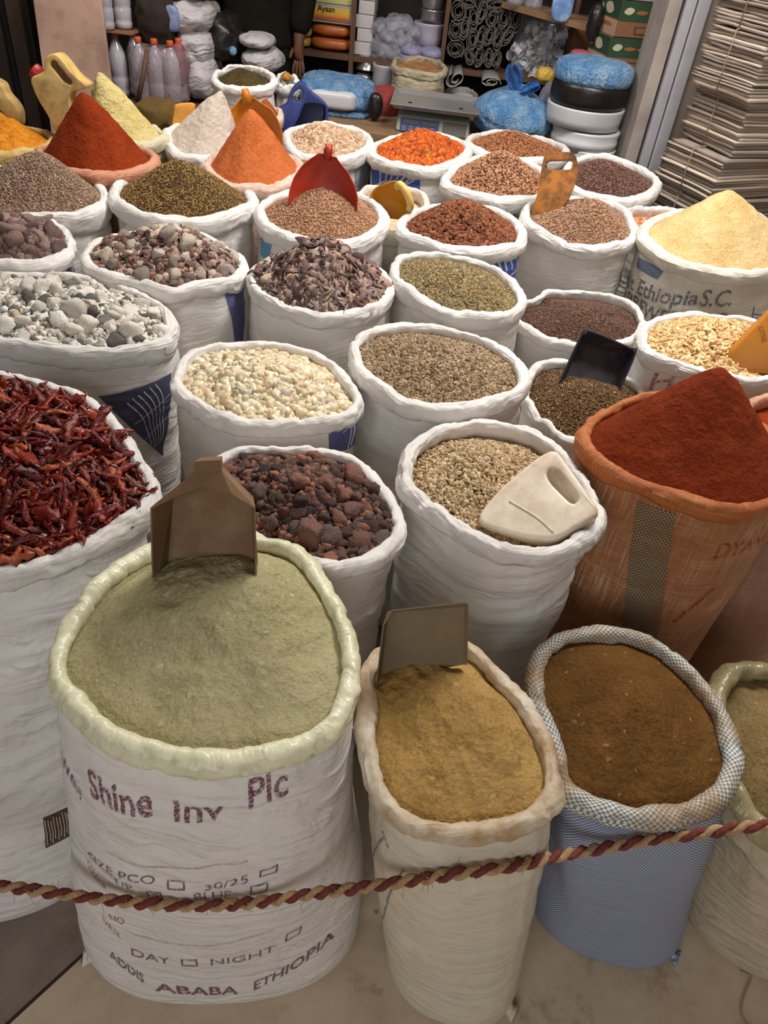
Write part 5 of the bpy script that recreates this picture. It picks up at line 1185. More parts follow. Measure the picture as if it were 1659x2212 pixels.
# --- blue wrapped stack (left of the scale)
Y = 3.92; a = atY((635, 270), Y); b = atY((797, 285), Y); wx = b[0] - a[0]; cx_ = (a[0] + b[0]) / 2; z0 = ZC
zt = atY((700, 172), Y)[2]; zm = atY((720, 243), Y)[2]
r = thing('wrapped_tub_stack', 'white tubs wrapped in crinkled blue film behind navy jerrycan', 'package', (cx_, Y + .16, z0)); pr = (r, np.array([cx_, Y + .16, z0]))
blob('tub', '', '', (cx_, Y + .17, (z0 + zm) / 2), (wx, .34, zm - z0 + .01), m_film, 3, 4, .010, 14, (90, 60), parent=pr)
blob('tub', '', '', (cx_, Y + .17, (zm + zt) / 2 - .01), (wx * .98, .33, (zt - zm) * .95), m_film, 4, 3.4, .016, 14, (90, 60), parent=pr)
blob('paper_band', '', '', (cx_ + .0, Y + .10, (zm + zt) / 2 - .015), (wx * .62, .24, (zt - zm) * .62), m_whiteware, 5, 5, .003, 6, parent=pr)
# --- big knotted blue bag
Y = 3.82; a = atY((1022, 280), Y); b = atY((1192, 300), Y); cx_ = (a[0] + b[0]) / 2; wx = b[0] - a[0]; zt = atY((1105, 205), Y)[2]
r = thing('blue_plastic_bag', 'big shiny blue plastic bag knotted at the top on the counter', 'bag', (cx_, Y + .16, ZC)); pr = (r, np.array([cx_, Y + .16, ZC]))
blob('bag_body', '', '', (cx_, Y + .17, ZC + (zt - ZC) / 2), (wx, .36, zt - ZC), m_film, 8, 2.6, .026, 9, (120, 80), top_pinch=.55, parent=pr)
kn = atY((1115, 203), Y + .12)
def petal(p_px, w, name):
    tip = atY(p_px, Y + .12); ax = tip - kn; L = np.linalg.norm(ax); ax = ax / L; e = nrm(np.cross(ax, [0, -1, 0]))
    def fn(u, v): 
        k = w * (u ** .55) * math.sqrt(max(0, 1.12 - u ** 3)); s = (v - .5) * 2
        return kn + ax * L * u + e * k * s + np.array([0, -1, 0]) * (.02 * math.sin(s * 7 + u * 4) * u + .035 * u * (1 - s * s))
    grid_shell(fn, 22, 26, name, m_film2, r, pr[1], .0008)
petal((1108, 137), .055, 'bag_ear'); petal((1165, 182), .035, 'bag_ear')
m = MB(); m.tube([kn - np.array([0, 0, .02]), kn, kn + np.array([0, 0, .015])], [.03, .016, .022], 14); m.build('knot', m_film, r, pr[1], True)
# --- stack of round wares at the right
Y = 3.72
def disc(name, label, cat, l, rr_, ytop, ybot, mat, prof=None, group=None, dY=.0):
    a, b = atY(l, Y + dY), atY(rr_, Y + dY); R_ = (b[0] - a[0]) / 2; c_ = np.array([(a[0] + b[0]) / 2, Y + dY + R_ * .75, 0]); zt, zb = atY((0.5 * (l[0] + rr_[0]), ytop), Y + dY)[2], atY((.5 * (l[0] + rr_[0]), ybot), Y + dY)[2]
    h = zt - zb; pf = prof or [(.90, 0), (.98, .06), (1, .3), (1, .7), (.98, .94), (.9, 1)]
    o = MB().lathe([(R_ * r_, zb + h * z_) for r_, z_ in pf], c_, 72).build(name, mat, None, (c_[0], c_[1], zb), True); tag(o, label, cat, group); return c_, R_, zt, zb
bowl = [(.80, 0), (.93, .05), (.95, .25), (.99, .30), (.99, .55), (.96, .60), (1.0, .9), (1.0, 1.0), (.9, 1.0)]
disc('plastic_basin', 'lowest white plastic basin of the stack beside the pillar', 'basin', (1205, 330), (1335, 345), 326, 362, m_whiteware, bowl)
disc('plastic_basin', 'ribbed white plastic basin second from the bottom beside the pillar', 'basin', (1196, 300), (1343, 318), 287, 334, m_whiteware, bowl)
disc('plastic_basin', 'smooth white plastic basin below the black wrapped coil', 'basin', (1184, 255), (1354, 272), 238, 284, m_whiteware, [(.84, 0), (.95, .04), (.97, .4), (1, .92), (1, 1), (.9, 1)])
c_, R_, zt_, zb_ = disc('black_coil', 'black wrapped round coil between white basin and blue bundle', 'package', (1194, 215), (1362, 228), 184, 238, m_blackware)
disc('blue_wrapped_bundle', 'round bundle wrapped in blue film on top of the basin stack', 'package', (1204, 165), (1376, 190), 139, 190, m_film, [(.9, 0), (.98, .06), (1, .3), (1, .6), (.95, .85), (.75, 1.02), (.3, 1.12)])
zlow = atY((1270, 362), Y)[2]
r = thing('crate', 'low wooden crate hidden beneath the basin stack beside the pillar', 'crate', (c_[0], c_[1], 0)); 
MB().box((c_[0], c_[1], zlow / 2), (R_ * 1.7, R_ * 1.7, zlow)).build('crate_box', m_wood, r, (c_[0], c_[1], 0), bevel=.005)

# ================================================================ shelving at the back
YSH = 4.5; zB = float(atY((700, 113), YSH)[2]); sh = thing('shelf_unit', 'dark wooden shelf unit of open compartments along the back', 'shelf', (.1, 4.7, 0)); so = (.1, 4.7, 0)
xL, xR = atY((560, 100), YSH)[0], atY((1312, 150), YSH)[0]
MB().box(((xL + xR) / 2, YSH + .2, zB - .0125), (xR - xL, .40, .025)).build('shelf_board', m_dwood, sh, so)
MB().box(((xL + xR) / 2, YSH + .2, zB + .62), (xR - xL, .40, .025)).build('shelf_board', m_dwood, sh, so)
MB().box(((xL + xR) / 2, YSH + .2, .12), (xR - xL, .40, .025)).build('shelf_board', m_dwood, sh, so)
for px in (562, 762, 963, 1238):
    x = atY((px, 60), YSH)[0]; MB().box((x, YSH + .195, 1.0), (.022, .40, 2.0)).build('upright', m_dwood, sh, so)
MB().box(((xL + xR) / 2, YSH + .42, 1.0), (xR - xL, .015, 2.0)).build('back_panel', m_darkwall, sh, so)
def bx(name, label, cat, p0, p1, Y, d, mat, group=None, bev=.004, yaw=0):
    a, b = atY(p0, Y), atY(p1, Y); zt, zb = max(a[2], b[2]), min(a[2], b[2]); x0, x1 = min(a[0], b[0]), max(a[0], b[0])
    o = MB().box((0, 0, (zt - zb) / 2), (x1 - x0, d, zt - zb)).build(name, mat, None, (0, 0, 0), bevel=bev); o.location = ((x0 + x1) / 2, Y + d / 2, zb); o.rotation_euler.z = yaw; tag(o, label, cat, group); return o, (x0, x1, zb, zt)
# yellow packets beside the seller
m_yp = M('yellow_packet', 'a87c34', rough=.35, var=.15, bump=.4, bs=30, spec=.6)
xp = atY((654, 60), 4.52)[0]; hz = .046
for i in range(8):
    for j, dx in enumerate((0, -.075)):
        blob('spice_packet', 'small mustard yellow packet stacked on shelf beside the seller', 'packet', (xp + dx + .004 * (i % 2), 4.60, zB + .004 + hz * (i + .5)), (.074, .16, hz * 1.02), m_yp, i + 20 * j, 3, .004, 10, (26, 18), group='yellow packets on the shelf')
m_op = M('orange_packet', 'b8642a', rough=.35, var=.15, bump=.35, bs=26, spec=.6, dirt='7c2c18', dirt_amt=.5)
def pillow(name, label, p0, p1, Y, d, mat, seed, cat='packet', group=None, **k):
    a, b = atY(p0, Y), atY(p1, Y); return blob(name, label, cat, ((a[0] + b[0]) / 2, Y + d / 2, (a[2] + b[2]) / 2), (abs(b[0] - a[0]), d, abs(a[2] - b[2])), mat, seed, group=group, **k)
xa, xb = atY((668, 90), 4.52)[0], atY((760, 90), 4.52)[0]; hp = .062
for i, lb in enumerate(('lower orange packet lying on the shelf under the yellow box', 'upper orange packet lying directly beneath the yellow box')):
    blob('orange_packet', lb, 'packet', ((xa + xb) / 2, 4.64, zB + .002 + hp * (i + .5)), (xb - xa, .24, hp), m_op, 31 + i, 3.2, .006, 8)
zb1 = zB + .004 + 2 * hp; zt1 = float(atY((716, 10), 4.52)[2]); m_sil = M('silver_card', '8e8e90', rough=.4, var=.06)
r = thing('snack_box', 'yellow and silver box with black lettering above the orange packets', 'box', ((xa + xb) / 2, 4.62, zb1)); og = ((xa + xb) / 2, 4.62, zb1)
MB().box(((xa + xb) / 2, 4.63, (zb1 + zt1) / 2), (xb - xa - .01, .22, zt1 - zb1)).build('carton', m_sil, r, og, bevel=.003)
t = NT('box_print'); v = t.coord(); sx = t.n('ShaderNodeSeparateXYZ'); t.l(v, sx.inputs[0]); hh = zt1 - zb1
t.set(Base_Color=t.ramp(t.math('DIVIDE', sx.outputs[2], hh), [(.12, hexc('6a5a2c')), (.28, hexc('b04a24')), (.42, hexc('c8842c')), (.6, hexc('c8a02c'))]), Roughness=.4)
MB().box(((xa + xb) / 2, 4.518, (zb1 + zt1) / 2), ((xb - xa) * .84, .004, hh * .72)).build('printed_front', t.m, r, og)
V, F = text_mesh('Ayaan', True); V = V - np.array([V[:, 0].min(), V[:, 1].min()]); k_ = (xb - xa) * .40 / V[:, 0].max()
mesh_obj('box_lettering', np.c_[xa + (xb - xa) * .17 + V[:, 0] * k_, np.full(len(V), 4.5145), zb1 + hh * .50 + V[:, 1] * k_], F, M('black_print', '1c1a18'), r, og, False)
o, _ = bx('pale_packet', 'pale yellow and teal packet lying on top of the lettered box', 'packet', (680, -16), (760, 8), 4.54, .2, M('pale_yellow_pack', 'b8ac6c', rough=.4)); o.location.z = zt1 + .001
# white cartons column
xw0, xw1 = atY((768, 60), 4.53)[0], atY((806, 60), 4.53)[0]; hw = .060; m_wc = M('white_carton', 'b9b2ae', rough=.4, var=.08, bump=.25, bs=20, spec=.5)
for i in range(6):
    o = MB().box((0, 0, hw * .5), (xw1 - xw0 - (.008 if i % 2 else 0), .2, hw * .97)).build('white_carton', m_wc, None, bevel=.004); o.location = ((xw0 + xw1) / 2 + (.004 if i % 2 else -.003), 4.64, zB + .001 + i * hw)
    tag(o, 'small white carton in the tall column on the back shelf', 'box', 'white cartons column')
# clear plastic bags
for i, (px_, py_, s_) in enumerate([(825, 105, .13), (855, 108, .14), (835, 80, .12), (865, 78, .13), (880, 100, .12), (848, 55, .10), (872, 55, .09), (822, 60, .09), (893, 70, .08)]):
    p = atY((px_, py_), 4.58); blob('clear_bag', 'crumpled clear plastic bag bundle piled beside white cartons', 'bag', p, (s_, .16, s_ * .8), m_clear, 50 + i, 2.2, .022, 14, (44, 30), group='clear bags on the shelf', crease=.9)
m_cl = M('folded_cloth', '8c88a4', rough=.8, var=.25, vs=40, bump=.4)
for i, (px_, py_) in enumerate([(887, 122), (932, 128), (890, 108), (932, 113)]):
    p = atY((px_, py_), 4.55); blob('folded_cloth', 'folded lilac white patterned cloth bundle beneath the aluminium pots', 'cloth', p, (.115, .18, .045), m_cl, 70 + i, 3, .006, 10, (30, 20), group='folded cloth bundles')
def pot(name, label, l, r_, yt, yb, Y, mat, prof, cat='pot'):
    a, b = atY(l, Y), atY(r_, Y); R_ = (b[0] - a[0]) / 2; zt, zb = atY(((l[0] + r_[0]) / 2, yt), Y)[2], atY(((l[0] + r_[0]) / 2, yb), Y)[2]; c_ = ((a[0] + b[0]) / 2, Y + R_, 0)
    o = MB().lathe([(R_ * q, zb + (zt - zb) * z) for q, z in prof], c_, 48).build(name, mat, None, (c_[0], c_[1], zb), True); tag(o, label, cat); return o
pp = [(.7, 0), (.9, .08), (.97, .4), (.97, .8), (1.03, .9), (1.03, 1), (.94, 1), (.9, .9)]
pot('plastic_tub', 'translucent grey tub under the aluminium pots on the back shelf', (892, 75), (955, 82), 52, 104, 4.56, M('grey_tub', 'a6a0ac', rough=.3), pp, 'tub')
pot('aluminium_pot', 'shiny aluminium pot on the grey tub', (906, 40), (958, 46), 22, 54, 4.57, m_alu, pp)
pot('aluminium_pot', 'upper aluminium pot cut by the top frame edge', (908, 10), (958, 15), -18, 24, 4.57, m_alu, pp)
pot('aluminium_pot', 'upturned aluminium pot under the shelf board', (766, 140), (816, 146), 122, 154, 4.5, m_alu, [(1, 0), (1.03, .06), (.97, .1), (.95, .6), (.85, .9), (.6, 1)])
pot('steel_bowl', 'round shiny steel bowl low beneath the shelf board', (763, 178), (806, 184), 158, 192, 4.5, m_alu, [(.6, 0), (.9, .2), (1, .5), (.92, .75), (.7, .93), (.3, 1)], 'bowl')
pot('white_container', 'grey white plastic container left of the cream grain sack', (802, 172), (850, 178), 142, 206, 4.42, M('grey_white_plastic', 'a8a4a6', rough=.4), pp, 'tub')
z4 = float(atY((790, 190), 4.5)[2]); MB().box((atY((700, 150), 4.5)[0] + .2, 4.62, z4 - .012), (.9, .3, .024)).build('shelf_board', m_dwood, sh, so)
# newspaper rolls
m_np = M('newsprint_roll', '6e665c', rough=.9, var=.2, vs=30, bump=.4, bs=160, dirt='3c342e', dirt_amt=.4, ds=30)
def paper_roll(name, label, c, rx, rz, L, rot, turns, seed, group, mat=m_np, cat='newspaper roll'):
    rg = np.random.default_rng(seed); n = int(26 * turns); V = []; F = []; K = 2
    t = np.linspace(0, 1, n); rad = 1 - .72 * t; a = 2 * PI * turns * t + rg.uniform(0, 6); w = 1 + .08 * np.sin(a * 1.7 + seed)
    x = rx * rad * w * np.cos(a); z = rz * rad * w * np.sin(a); cr, sr = math.cos(rot), math.sin(rot); X = x * cr - z * sr; Z = x * sr + z * cr
    for j, yy_ in enumerate((0, .02, L)):
        jit = rg.normal(0, .004, n) if j == 0 else 0
        V.append(np.c_[X * (1.04 if j == 0 else 1), np.full(n, yy_) + jit, Z * (1.04 if j == 0 else 1)])
    V = np.vstack(V); 
    for j in range(2): F += [(j * n + i, j * n + i + 1, (j + 1) * n + i + 1, (j + 1) * n + i) for i in range(n - 1)]
    c = np.asarray(c, float); o = mesh_obj(name, V + c, F, mat, None, c, True); s = o.modifiers.new('s', 'SOLIDIFY'); s.thickness = .0035; s.offset = 0; tag(o, label, cat, group); return o
rolls = [(190, 120, 85, 95, .2), (345, 190, 55, 110, .15), (430, 140, 45, 105, -.2), (535, 190, 60, 90, 0), (660, 190, 58, 105, 0), (780, 200, 62, 105, 0), (160, 310, 72, 90, .1), (255, 290, 45, 95, 0), (335, 410, 52, 105, 0), (420, 390, 48, 110, -.05), (510, 370, 50, 105, -.2), (600, 400, 52, 110, -.1), (700, 370, 52, 100, -.5), (160, 510, 95, 80, .3), (300, 580, 48, 85, .3), (400, 590, 52, 90, 0), (500, 590, 45, 95, .1), (580, 610, 45, 85, -.2), (580, 55, 105, 50, .05), (290, 30, 90, 45, -.1)]
for i, (cx_, cy_, rx, rz, rot) in enumerate(rolls):
    p = atY((950 + .211 * cx_, .211 * cy_), YSH + .01); k_ = .211 / 408
    paper_roll('newspaper_roll', 'rolled newspaper end-on among the stacked rolls on the back shelf', p, rx * k_, rz * k_, .28, rot, 3.4, i, 'newspaper rolls on the shelf')
m_pp = M('loose_paper', '9a938c', rough=.8, var=.1)
paper_roll('paper_roll', 'big loosely curled grey paper roll behind the cream grain sack', atY((985, 172), 4.3), .05, .035, .3, .6, 1.6, 91, None, m_pp, 'paper')
paper_roll('paper_roll', 'small flattened paper roll lying behind the tied blue bag', atY((1060, 178), 4.3), .05, .022, .3, .1, 1.8, 93, None, m_pp, 'paper')
# white plastic cups heap
m_cup = M('white_cup', 'dedadc', rough=.3, var=.06, spec=.5)
cupm = MB().lathe([(.012, 0), (.014, .002), (.018, .040), (.0195, .041), (.0165, .040), (.011, .004)], (0, 0, 0), 14, cap=False).build('plastic_cup', m_cup, None, (0, 0, 0), True); cm_ = cupm.data; bpy.data.objects.remove(cupm)
cand = []
for i in range(330):
    px_ = RNG.uniform(1112, 1222); top_ = 52 + abs(px_ - 1172) * .9; py_ = 172 - (172 - top_) * RNG.random() ** 1.2
    cand.append(atY((px_, py_), 4.58 + RNG.uniform(-.06, .07)))
cand.sort(key=lambda p: p[2]); kept = []
for p in cand:      # each cup rests on the board or on a cup already in the pile
    if p[2] < zB + .018: continue
    if p[2] < zB + .05 or any(np.linalg.norm(p - q) < .055 and q[2] < p[2] - .008 for q in kept): kept.append(p)
for p in kept[:290]:
    o = bpy.data.objects.new('plastic_cup', cm_); COL.objects.link(o); o.location = p; o.rotation_euler = RNG.uniform(0, 6.3, 3); s_ = RNG.uniform(.8, 1.35); o.scale = (s_, s_, s_ * RNG.uniform(.7, 1.2))
    tag(o, 'small white plastic cup in the loose pile right of the newspaper rolls', 'cup', 'white cups pile')
blob('clear_sack', 'bulging clear plastic sack holding the white cups', 'bag', atY((1168, 112), 4.60), (.30, .2, .30), film_mat('haze_film', 'd8d5dc', .10, .2, .8, 30), 77, 2.6, .02, 8)
blob('yellow_bag', 'small crumpled yellow plastic bag at the foot of the white cups', 'bag', atY((1178, 162), 4.15), (.085, .06, .06), M('yellow_film', 'c09a3a', rough=.35, bump=.5), 78, 2.2, .018, 18)
blob('white_bundle', 'left round white bundle hanging over the top shelf edge', 'bag', atY((1112, -4), 4.45), (.085, .1, .08), m_clear, 80, 2.2, .01, 14); blob('white_bundle', 'right round white bundle hanging over the top shelf edge', 'bag', atY((1152, 2), 4.45), (.085, .1, .09), m_clear, 81, 2.2, .01, 14)
blob('blue_packet', 'blue and white glossy packet hanging at the top of the back shelf', 'packet', atY((1215, 12), 4.2), (.095, .05, .13), M('blue_white_pack', '6a90c4', rough=.25, var=.3, vs=20, dirt='d8e4f0', dirt_amt=.8, ds=16, spec=.7), 82, 3, .008, 12)
a, b = atY((1085, 3), 4.5), atY((1300, 62), 4.05); m = MB(); 
for q0, q1 in ((a, b),): m.add([q0, q1, q1 + [.1, .2, 0], q0 + [.1, .2, 0], q0 - [0, 0, .025], q1 - [0, 0, .025], q1 + [.1, .2, -.025], q0 + [.1, .2, -.025]], [(0, 1, 2, 3), (7, 6, 5, 4), (0, 4, 5, 1), (1, 5, 6, 2), (2, 6, 7, 3), (3, 7, 4, 0)])
o = m.build('side_shelf', M('pale_wood', '8a6a4c', rough=.6, var=.15), None, a); tag(o, 'pale wooden shelf edge slanting above the white cups', 'shelf')
q0, q1 = atY((1246, 45), 4.46), atY((1304, 60), 4.46); hb_ = q0[2] - zB
o = MB().box((0, 0, hb_ / 2), (q1[0] - q0[0], .28, hb_)).build('cardboard_box', M('cardboard', '8a5c3c', rough=.85, var=.1), None, bevel=.004); o.location = ((q0[0] + q1[0]) / 2, 4.62, zB + .001); tag(o, 'plain brown cardboard box behind the green cartons', 'box')
blob('dark_bag', 'dark bag hanging at upper right beside green cartons', 'bag', atY((1285, 48), 4.0), (.06, .08, .14), m_blackware, 84, 2.3, .012, 12)
blob('pink_bag', 'small pink plastic bundle behind the blue wrapped ring', 'bag', atY((1253, 118), 4.0), (.09, .08, .04), M('pink_film', 'a04a58', rough=.4, bump=.4), 85, 2.4, .008, 14)
# green cartons (turned a little so two sides show)
m_cb = M('brown_carton', '7a5236', rough=.8, var=.12, vs=8); m_gr = M('green_carton_print', '27402a', rough=.6, var=.15); m_tanp = M('pale_carton_side', 'a8886c', rough=.75, var=.08); m_cream = M('cream_print', 'b0a888', rough=.7)
Yc = 3.86
def carton(name, label, pc, w, d, h, yaw, top=None):
    """pc = nearest bottom corner; right face carries the wide print"""
    r = thing(name, label, 'box', pc); c_, s_ = math.cos(yaw), math.sin(yaw); ex = np.array([c_, s_, 0]); ey = np.array([-s_, c_, 0]); R3 = np.stack([ex, ey, UPV], 1)
    pc = np.asarray(pc, float); ctr = pc + ex * w / 2 + ey * d / 2
    MB().box(ctr + UPV * h / 2, (w, d, h), R3).build('carton_body', m_cb, r, pc, bevel=.003)
    f = lambda u, z, o_=.0015: pc + ex * u * w + UPV * z * h - ey * o_
    g = lambda u, z, o_=.0015: pc + ey * u * d + UPV * z * h - ex * o_
    def q(fn, u0, u1, z0, z1, name, mat, o_=.0015): mesh_obj(name, [fn(u0, z0, o_), fn(u1, z0, o_), fn(u1, z1, o_), fn(u0, z1, o_)], [(0, 1, 2, 3)], mat, r, pc, False)
    q(f, 0, 1, .45, 1, 'green_band', m_gr); q(g, 0, 1, 0, .48, 'pale_side', m_tanp); q(g, 0, 1, .45, 1, 'green_side', m_gr)
    q(f, .38, .92, .10, .32, 'dark_label', M('dark_label_print', '3c2c22', rough=.8), .002); q(f, .41, .89, .13, .29, 'inner_label', m_cb, .0025)
    # leaf shaped emblem and swashes
    for u0, z0, su, sz, mt, fn in ((.18, .72, .10, .10, m_cream, f), (.45, .70, .12, .06, M('orange_print', '8a5a2c', rough=.7), f), (.70, .70, .10, .05, M('orange_print', '8a5a2c', rough=.7), f), (.5, .72, .2, .16, m_cream, g), (.5, .30, .26, .05, M('orange_print', '8a5a2c', rough=.7), g), (.85, .68, .05, .11, m_cream, g)):
        n_ = 20; P = [fn(u0 + su * math.cos(2 * PI * k / n_) * (1 + .15 * math.sin(4 * PI * k / n_)), z0 + sz * math.sin(2 * PI * k / n_), .003) for k in range(n_)]
        mesh_obj('emblem', P, [tuple(range(n_))], mt, r, pc, False)
    return r
yw = .28
zc2 = float(atY((1302, 155), Yc)[2]); pcs = atY((1302, 155), Yc); h2 = float(atY((1322, 80), Yc)[2]) - zc2
xr = atY((1398, 172), Yc + .06)[0]; wc = (xr - pcs[0]) / math.cos(yw) 
carton('drinks_carton', 'lower green and brown printed carton beside the pillar', pcs, wc, .20, h2, yw)
carton('drinks_carton', 'middle green and brown printed carton stacked against the pillar', pcs + np.array([.012, .0, h2 + .002]), wc, .20, h2, yw)
r = thing('white_top_carton', 'white topped carton with faint blue print at upper right', 'box', pcs + np.array([.02, .0, 2 * h2 + .004])); R3 = rotz(yw)
MB().box(pcs + np.array([.02, 0, 2 * h2 + .004 + .1]) + R3 @ np.array([wc / 2, .1, 0]), (wc, .2, .2), R3).build('carton_body', M('white_print_carton', '8e8888', rough=.6, var=.08), r, pcs + np.array([.02, .0, 2 * h2 + .004]), bevel=.003)
r = thing('stand', 'plain wooden stand carrying the green cartons', 'stand', (pcs[0] + .18, pcs[1] + .15, 0)); MB().box((pcs[0] + .17, pcs[1] + .16, zc2 / 2 - .002), (.30, .2, zc2 - .004)).build('stand_body', m_dwood, r, (pcs[0] + .18, pcs[1] + .15, 0))

# ================================================================ newspapers at the right
c0 = atY((1556, 390), 3.02); yawn = math.radians(27); Rn = rotz(yawn); zt = 1.62; zcur = 0.0; nb = 0
m_paper = []
for i, cc_ in enumerate(('9a8e84', 'a89a8e', 'bcae9f', '8a7e75')):
    t = NT('newsprint_%d' % i); v = t.coord(); b_ = hexc(cc_)
    f = t.noise(t.coord(scale=(3, 3, 420)), 1, 3, .6)
    c = t.ramp(f, [(.3, tuple(x * .55 for x in b_)), (.5, b_), (.72, tuple(min(1, x * 1.35) for x in b_))]); t.set(Base_Color=t.mix(t.ramp(t.noise(v, 9, 4), [(.4, 0.0), (.7, .3)]), c, hexc('a08460')), Roughness=.9, Specular_IOR_Level=.1, Normal=t.bump(f, .6, .004)); m_paper.append(t.m)
ords = ['lowest', 'second', 'third', 'fourth', 'fifth', 'sixth', 'seventh', 'eighth', 'ninth', 'tenth', 'eleventh', 'twelfth', 'thirteenth']
def newspaper_mesh(w, d, h, seed):
    rg = np.random.default_rng(seed); nx_, ny_ = 14, 12; V = []; 
    top = []; us = np.linspace(0, 1, nx_); vs_ = np.linspace(0, 1, ny_)
    U, Vv = np.meshgrid(us, vs_, indexing='ij'); wob = fbm(np.stack([U * 3, Vv * 3, U * 0 + seed * 1.7], -1).reshape(-1, 3), 2, seed).reshape(U.shape) * .0018
    e = np.minimum(np.minimum(U, 1 - U), np.minimum(Vv, 1 - Vv)); rnd = np.clip(.35 + e / .02, 0, 1)
    T = np.stack([U * w, Vv * d, h * .5 + h * .5 * np.sqrt(1 - (1 - rnd) ** 2) * .95 + wob], -1).reshape(-1, 3); Bm = np.stack([U * w, Vv * d, h * .5 - h * .5 * np.sqrt(1 - (1 - rnd) ** 2) * .95 + wob], -1).reshape(-1, 3)
    k = nx_ * ny_; ix = np.arange(k).reshape(nx_, ny_); F = []
    for i in range(nx_ - 1):
        for j in range(ny_ - 1): F += [(ix[i, j], ix[i + 1, j], ix[i + 1, j + 1], ix[i, j + 1]), (k + ix[i, j], k + ix[i, j + 1], k + ix[i + 1, j + 1], k + ix[i + 1, j])]
    bd = [ix[i, 0] for i in range(nx_)] + [ix[-1, j] for j in range(1, ny_)] + [ix[i, -1] for i in range(nx_ - 2, -1, -1)] + [ix[0, j] for j in range(ny_ - 2, 0, -1)]
    for a_, b_ in zip(bd, bd[1:] + bd[:1]): F.append((a_, k + a_, k + b_, b_))
    return np.vstack([T, Bm]), F
nm = []
for i in range(8):
    V, F = newspaper_mesh(.30, .40, .0108, i); o = mesh_obj('newspaper', V, F, m_paper[i % 4], None, (0, 0, 0), True); nm.append(o.data); bpy.data.objects.remove(o)
lean = 0.0
while zcur < zt:
    k = 15 + (nb % 4); off = np.array([RNG.uniform(-.02, .02), RNG.uniform(-.02, .02), 0]); base = np.array([c0[0], c0[1], zcur]) + off; hb = 0
    r = thing('newspaper_bundle', '%s tied bundle from the floor in the newspaper stack at right' % ords[nb], 'newspaper bundle', base)
    ya = yawn + RNG.uniform(-.05, .05)
    for i in range(k):
        o = bpy.data.objects.new('newspaper', nm[RNG.integers(0, 8)]); COL.objects.link(o); o.parent = r; o.location = (RNG.normal(0, .004), RNG.normal(0, .004), hb); o.rotation_euler = (RNG.normal(0, .004), RNG.normal(0, .004), ya + RNG.normal(0, .012)); s_ = RNG.uniform(.8, 1.5); o.scale = (RNG.uniform(1.27, 1.31), RNG.uniform(.74, .78), s_); hb += .0098 * s_
    Rt = rotz(ya); m = MB()
    pts = [Rt @ np.array(q) for q in ((-.012, .15, -.004), (-.014, .15, hb * .5), (-.012, .15, hb + .006), (.19, .15, hb + .010), (.395, .15, hb + .006), (.40, .15, -.004))]
    m.tube(base + np.array(pts), .0022, 6); m.build('twine', M('twine', '8a7a62', rough=.9), r, base, True)
    zcur += hb + .004; nb += 1

# ================================================================ left side: board, bottles, sacks, seller
Yb = 3.72; P = [atY(p, Yb) for p in ((76, -8), (217, -8))]; Q0, Q1 = atY((112, 300), Yb - .22), atY((255, 300), Yb - .22)
P[0][2] += .25; P[1][2] += .25
def ext(a, b): d = (b - a) / (b[2] - a[2]); return a - d * (a[2] - .01)
b0, b1 = ext(Q0, P[0]), ext(Q1, P[1]); nb_ = nrm(np.cross(b1 - b0, P[0] - b0))
m = MB(); pts = [b0, b1, P[1], P[0]]; m.add(pts + [p + nb_ * -.018 if nb_[1] < 0 else p + nb_ * .018 for p in pts], [(0, 1, 2, 3), (7, 6, 5, 4), (0, 4, 5, 1), (1, 5, 6, 2), (2, 6, 7, 3), (3, 7, 4, 0)])
o = m.build('plywood_board', M('stained_plywood', 'b08e7c', rough=.6, var=.12, vs=3, dirt='5c4030', dirt_amt=.5, ds=7, bump=.1), None, b0, bevel=.003); tag(o, 'tall stained plywood board leaning behind the yellow jerrycan', 'board')
m_pet = M('cloudy_bottle', 'b2acb2', rough=.16, var=.15, vs=14, bump=.3, bs=30, spec=.7); m_cap = M('orange_cap', 'b8502a', rough=.4)
def bottle(label, p, h=.30, R_=.042, group=None):
    p = np.asarray(p, float); r = thing('water_bottle', label, 'bottle', p, group)
    pf = [(.75, 0), (1, .03), (1, .10), (.93, .13), (1, .16), (1, .30), (.93, .33), (1, .36), (1, .56), (.9, .68), (.55, .82), (.34, .88), (.34, .92)]
    MB().lathe([(R_ * q, h * z) for q, z in pf], p, 28).build('bottle_body', m_pet, r, p, True)
    MB().lathe([(R_ * .40, h * .91), (R_ * .42, h * .92), (R_ * .42, h * .99), (R_ * .36, h)], p, 20).build('cap', m_cap, r, p, True); return r
Yq = 3.78; zq = float(atY((345, 224), Yq)[2]); r_ = .042
rk = thing('low_platform', 'low dark platform under the water bottles and stacked white sacks', 'platform', (-1.05, 4.0, 0)); MB().box((-1.02, 3.94, (zq - .004) / 2), (.80, .36, zq - .004)).build('platform_body', m_dwood, rk, (-1.05, 4.0, 0))
xb_ = atY((338, 190), Yq)[0]
for i in range(3):
    for j in range(2): bottle('water bottle with orange cap in the shrink wrapped six pack', (xb_ + (i - 1) * .072 + .012 * j, Yq + .02 + j * .088, zq), .255, .037, 'bottles in the six pack')
blob('shrink_wrap', 'clear crinkled shrink wrap around the six pack of bottles', 'plastic wrap', (xb_ + .006, Yq + .065, zq + .112), (.25, .20, .224), film_mat('pink_clear_film', 'b49a9e', .38, .15, .8, 30), 88, 5, .006, 10)
xc_ = atY((262, 200), Yq)[0]
for lv in range(2):
    for i in range(2): bottle(('cloudy water bottle in the lower pair beside the plywood board', 'cloudy water bottle in the upper pair beside the plywood board')[lv], (xc_ - .012 + i * .055 - lv * .035, Yq + .0 + i * .075 + .03, zq + .004 + lv * .262), .258, .040, ('lower bottles by the board', 'upper bottles by the board')[lv])
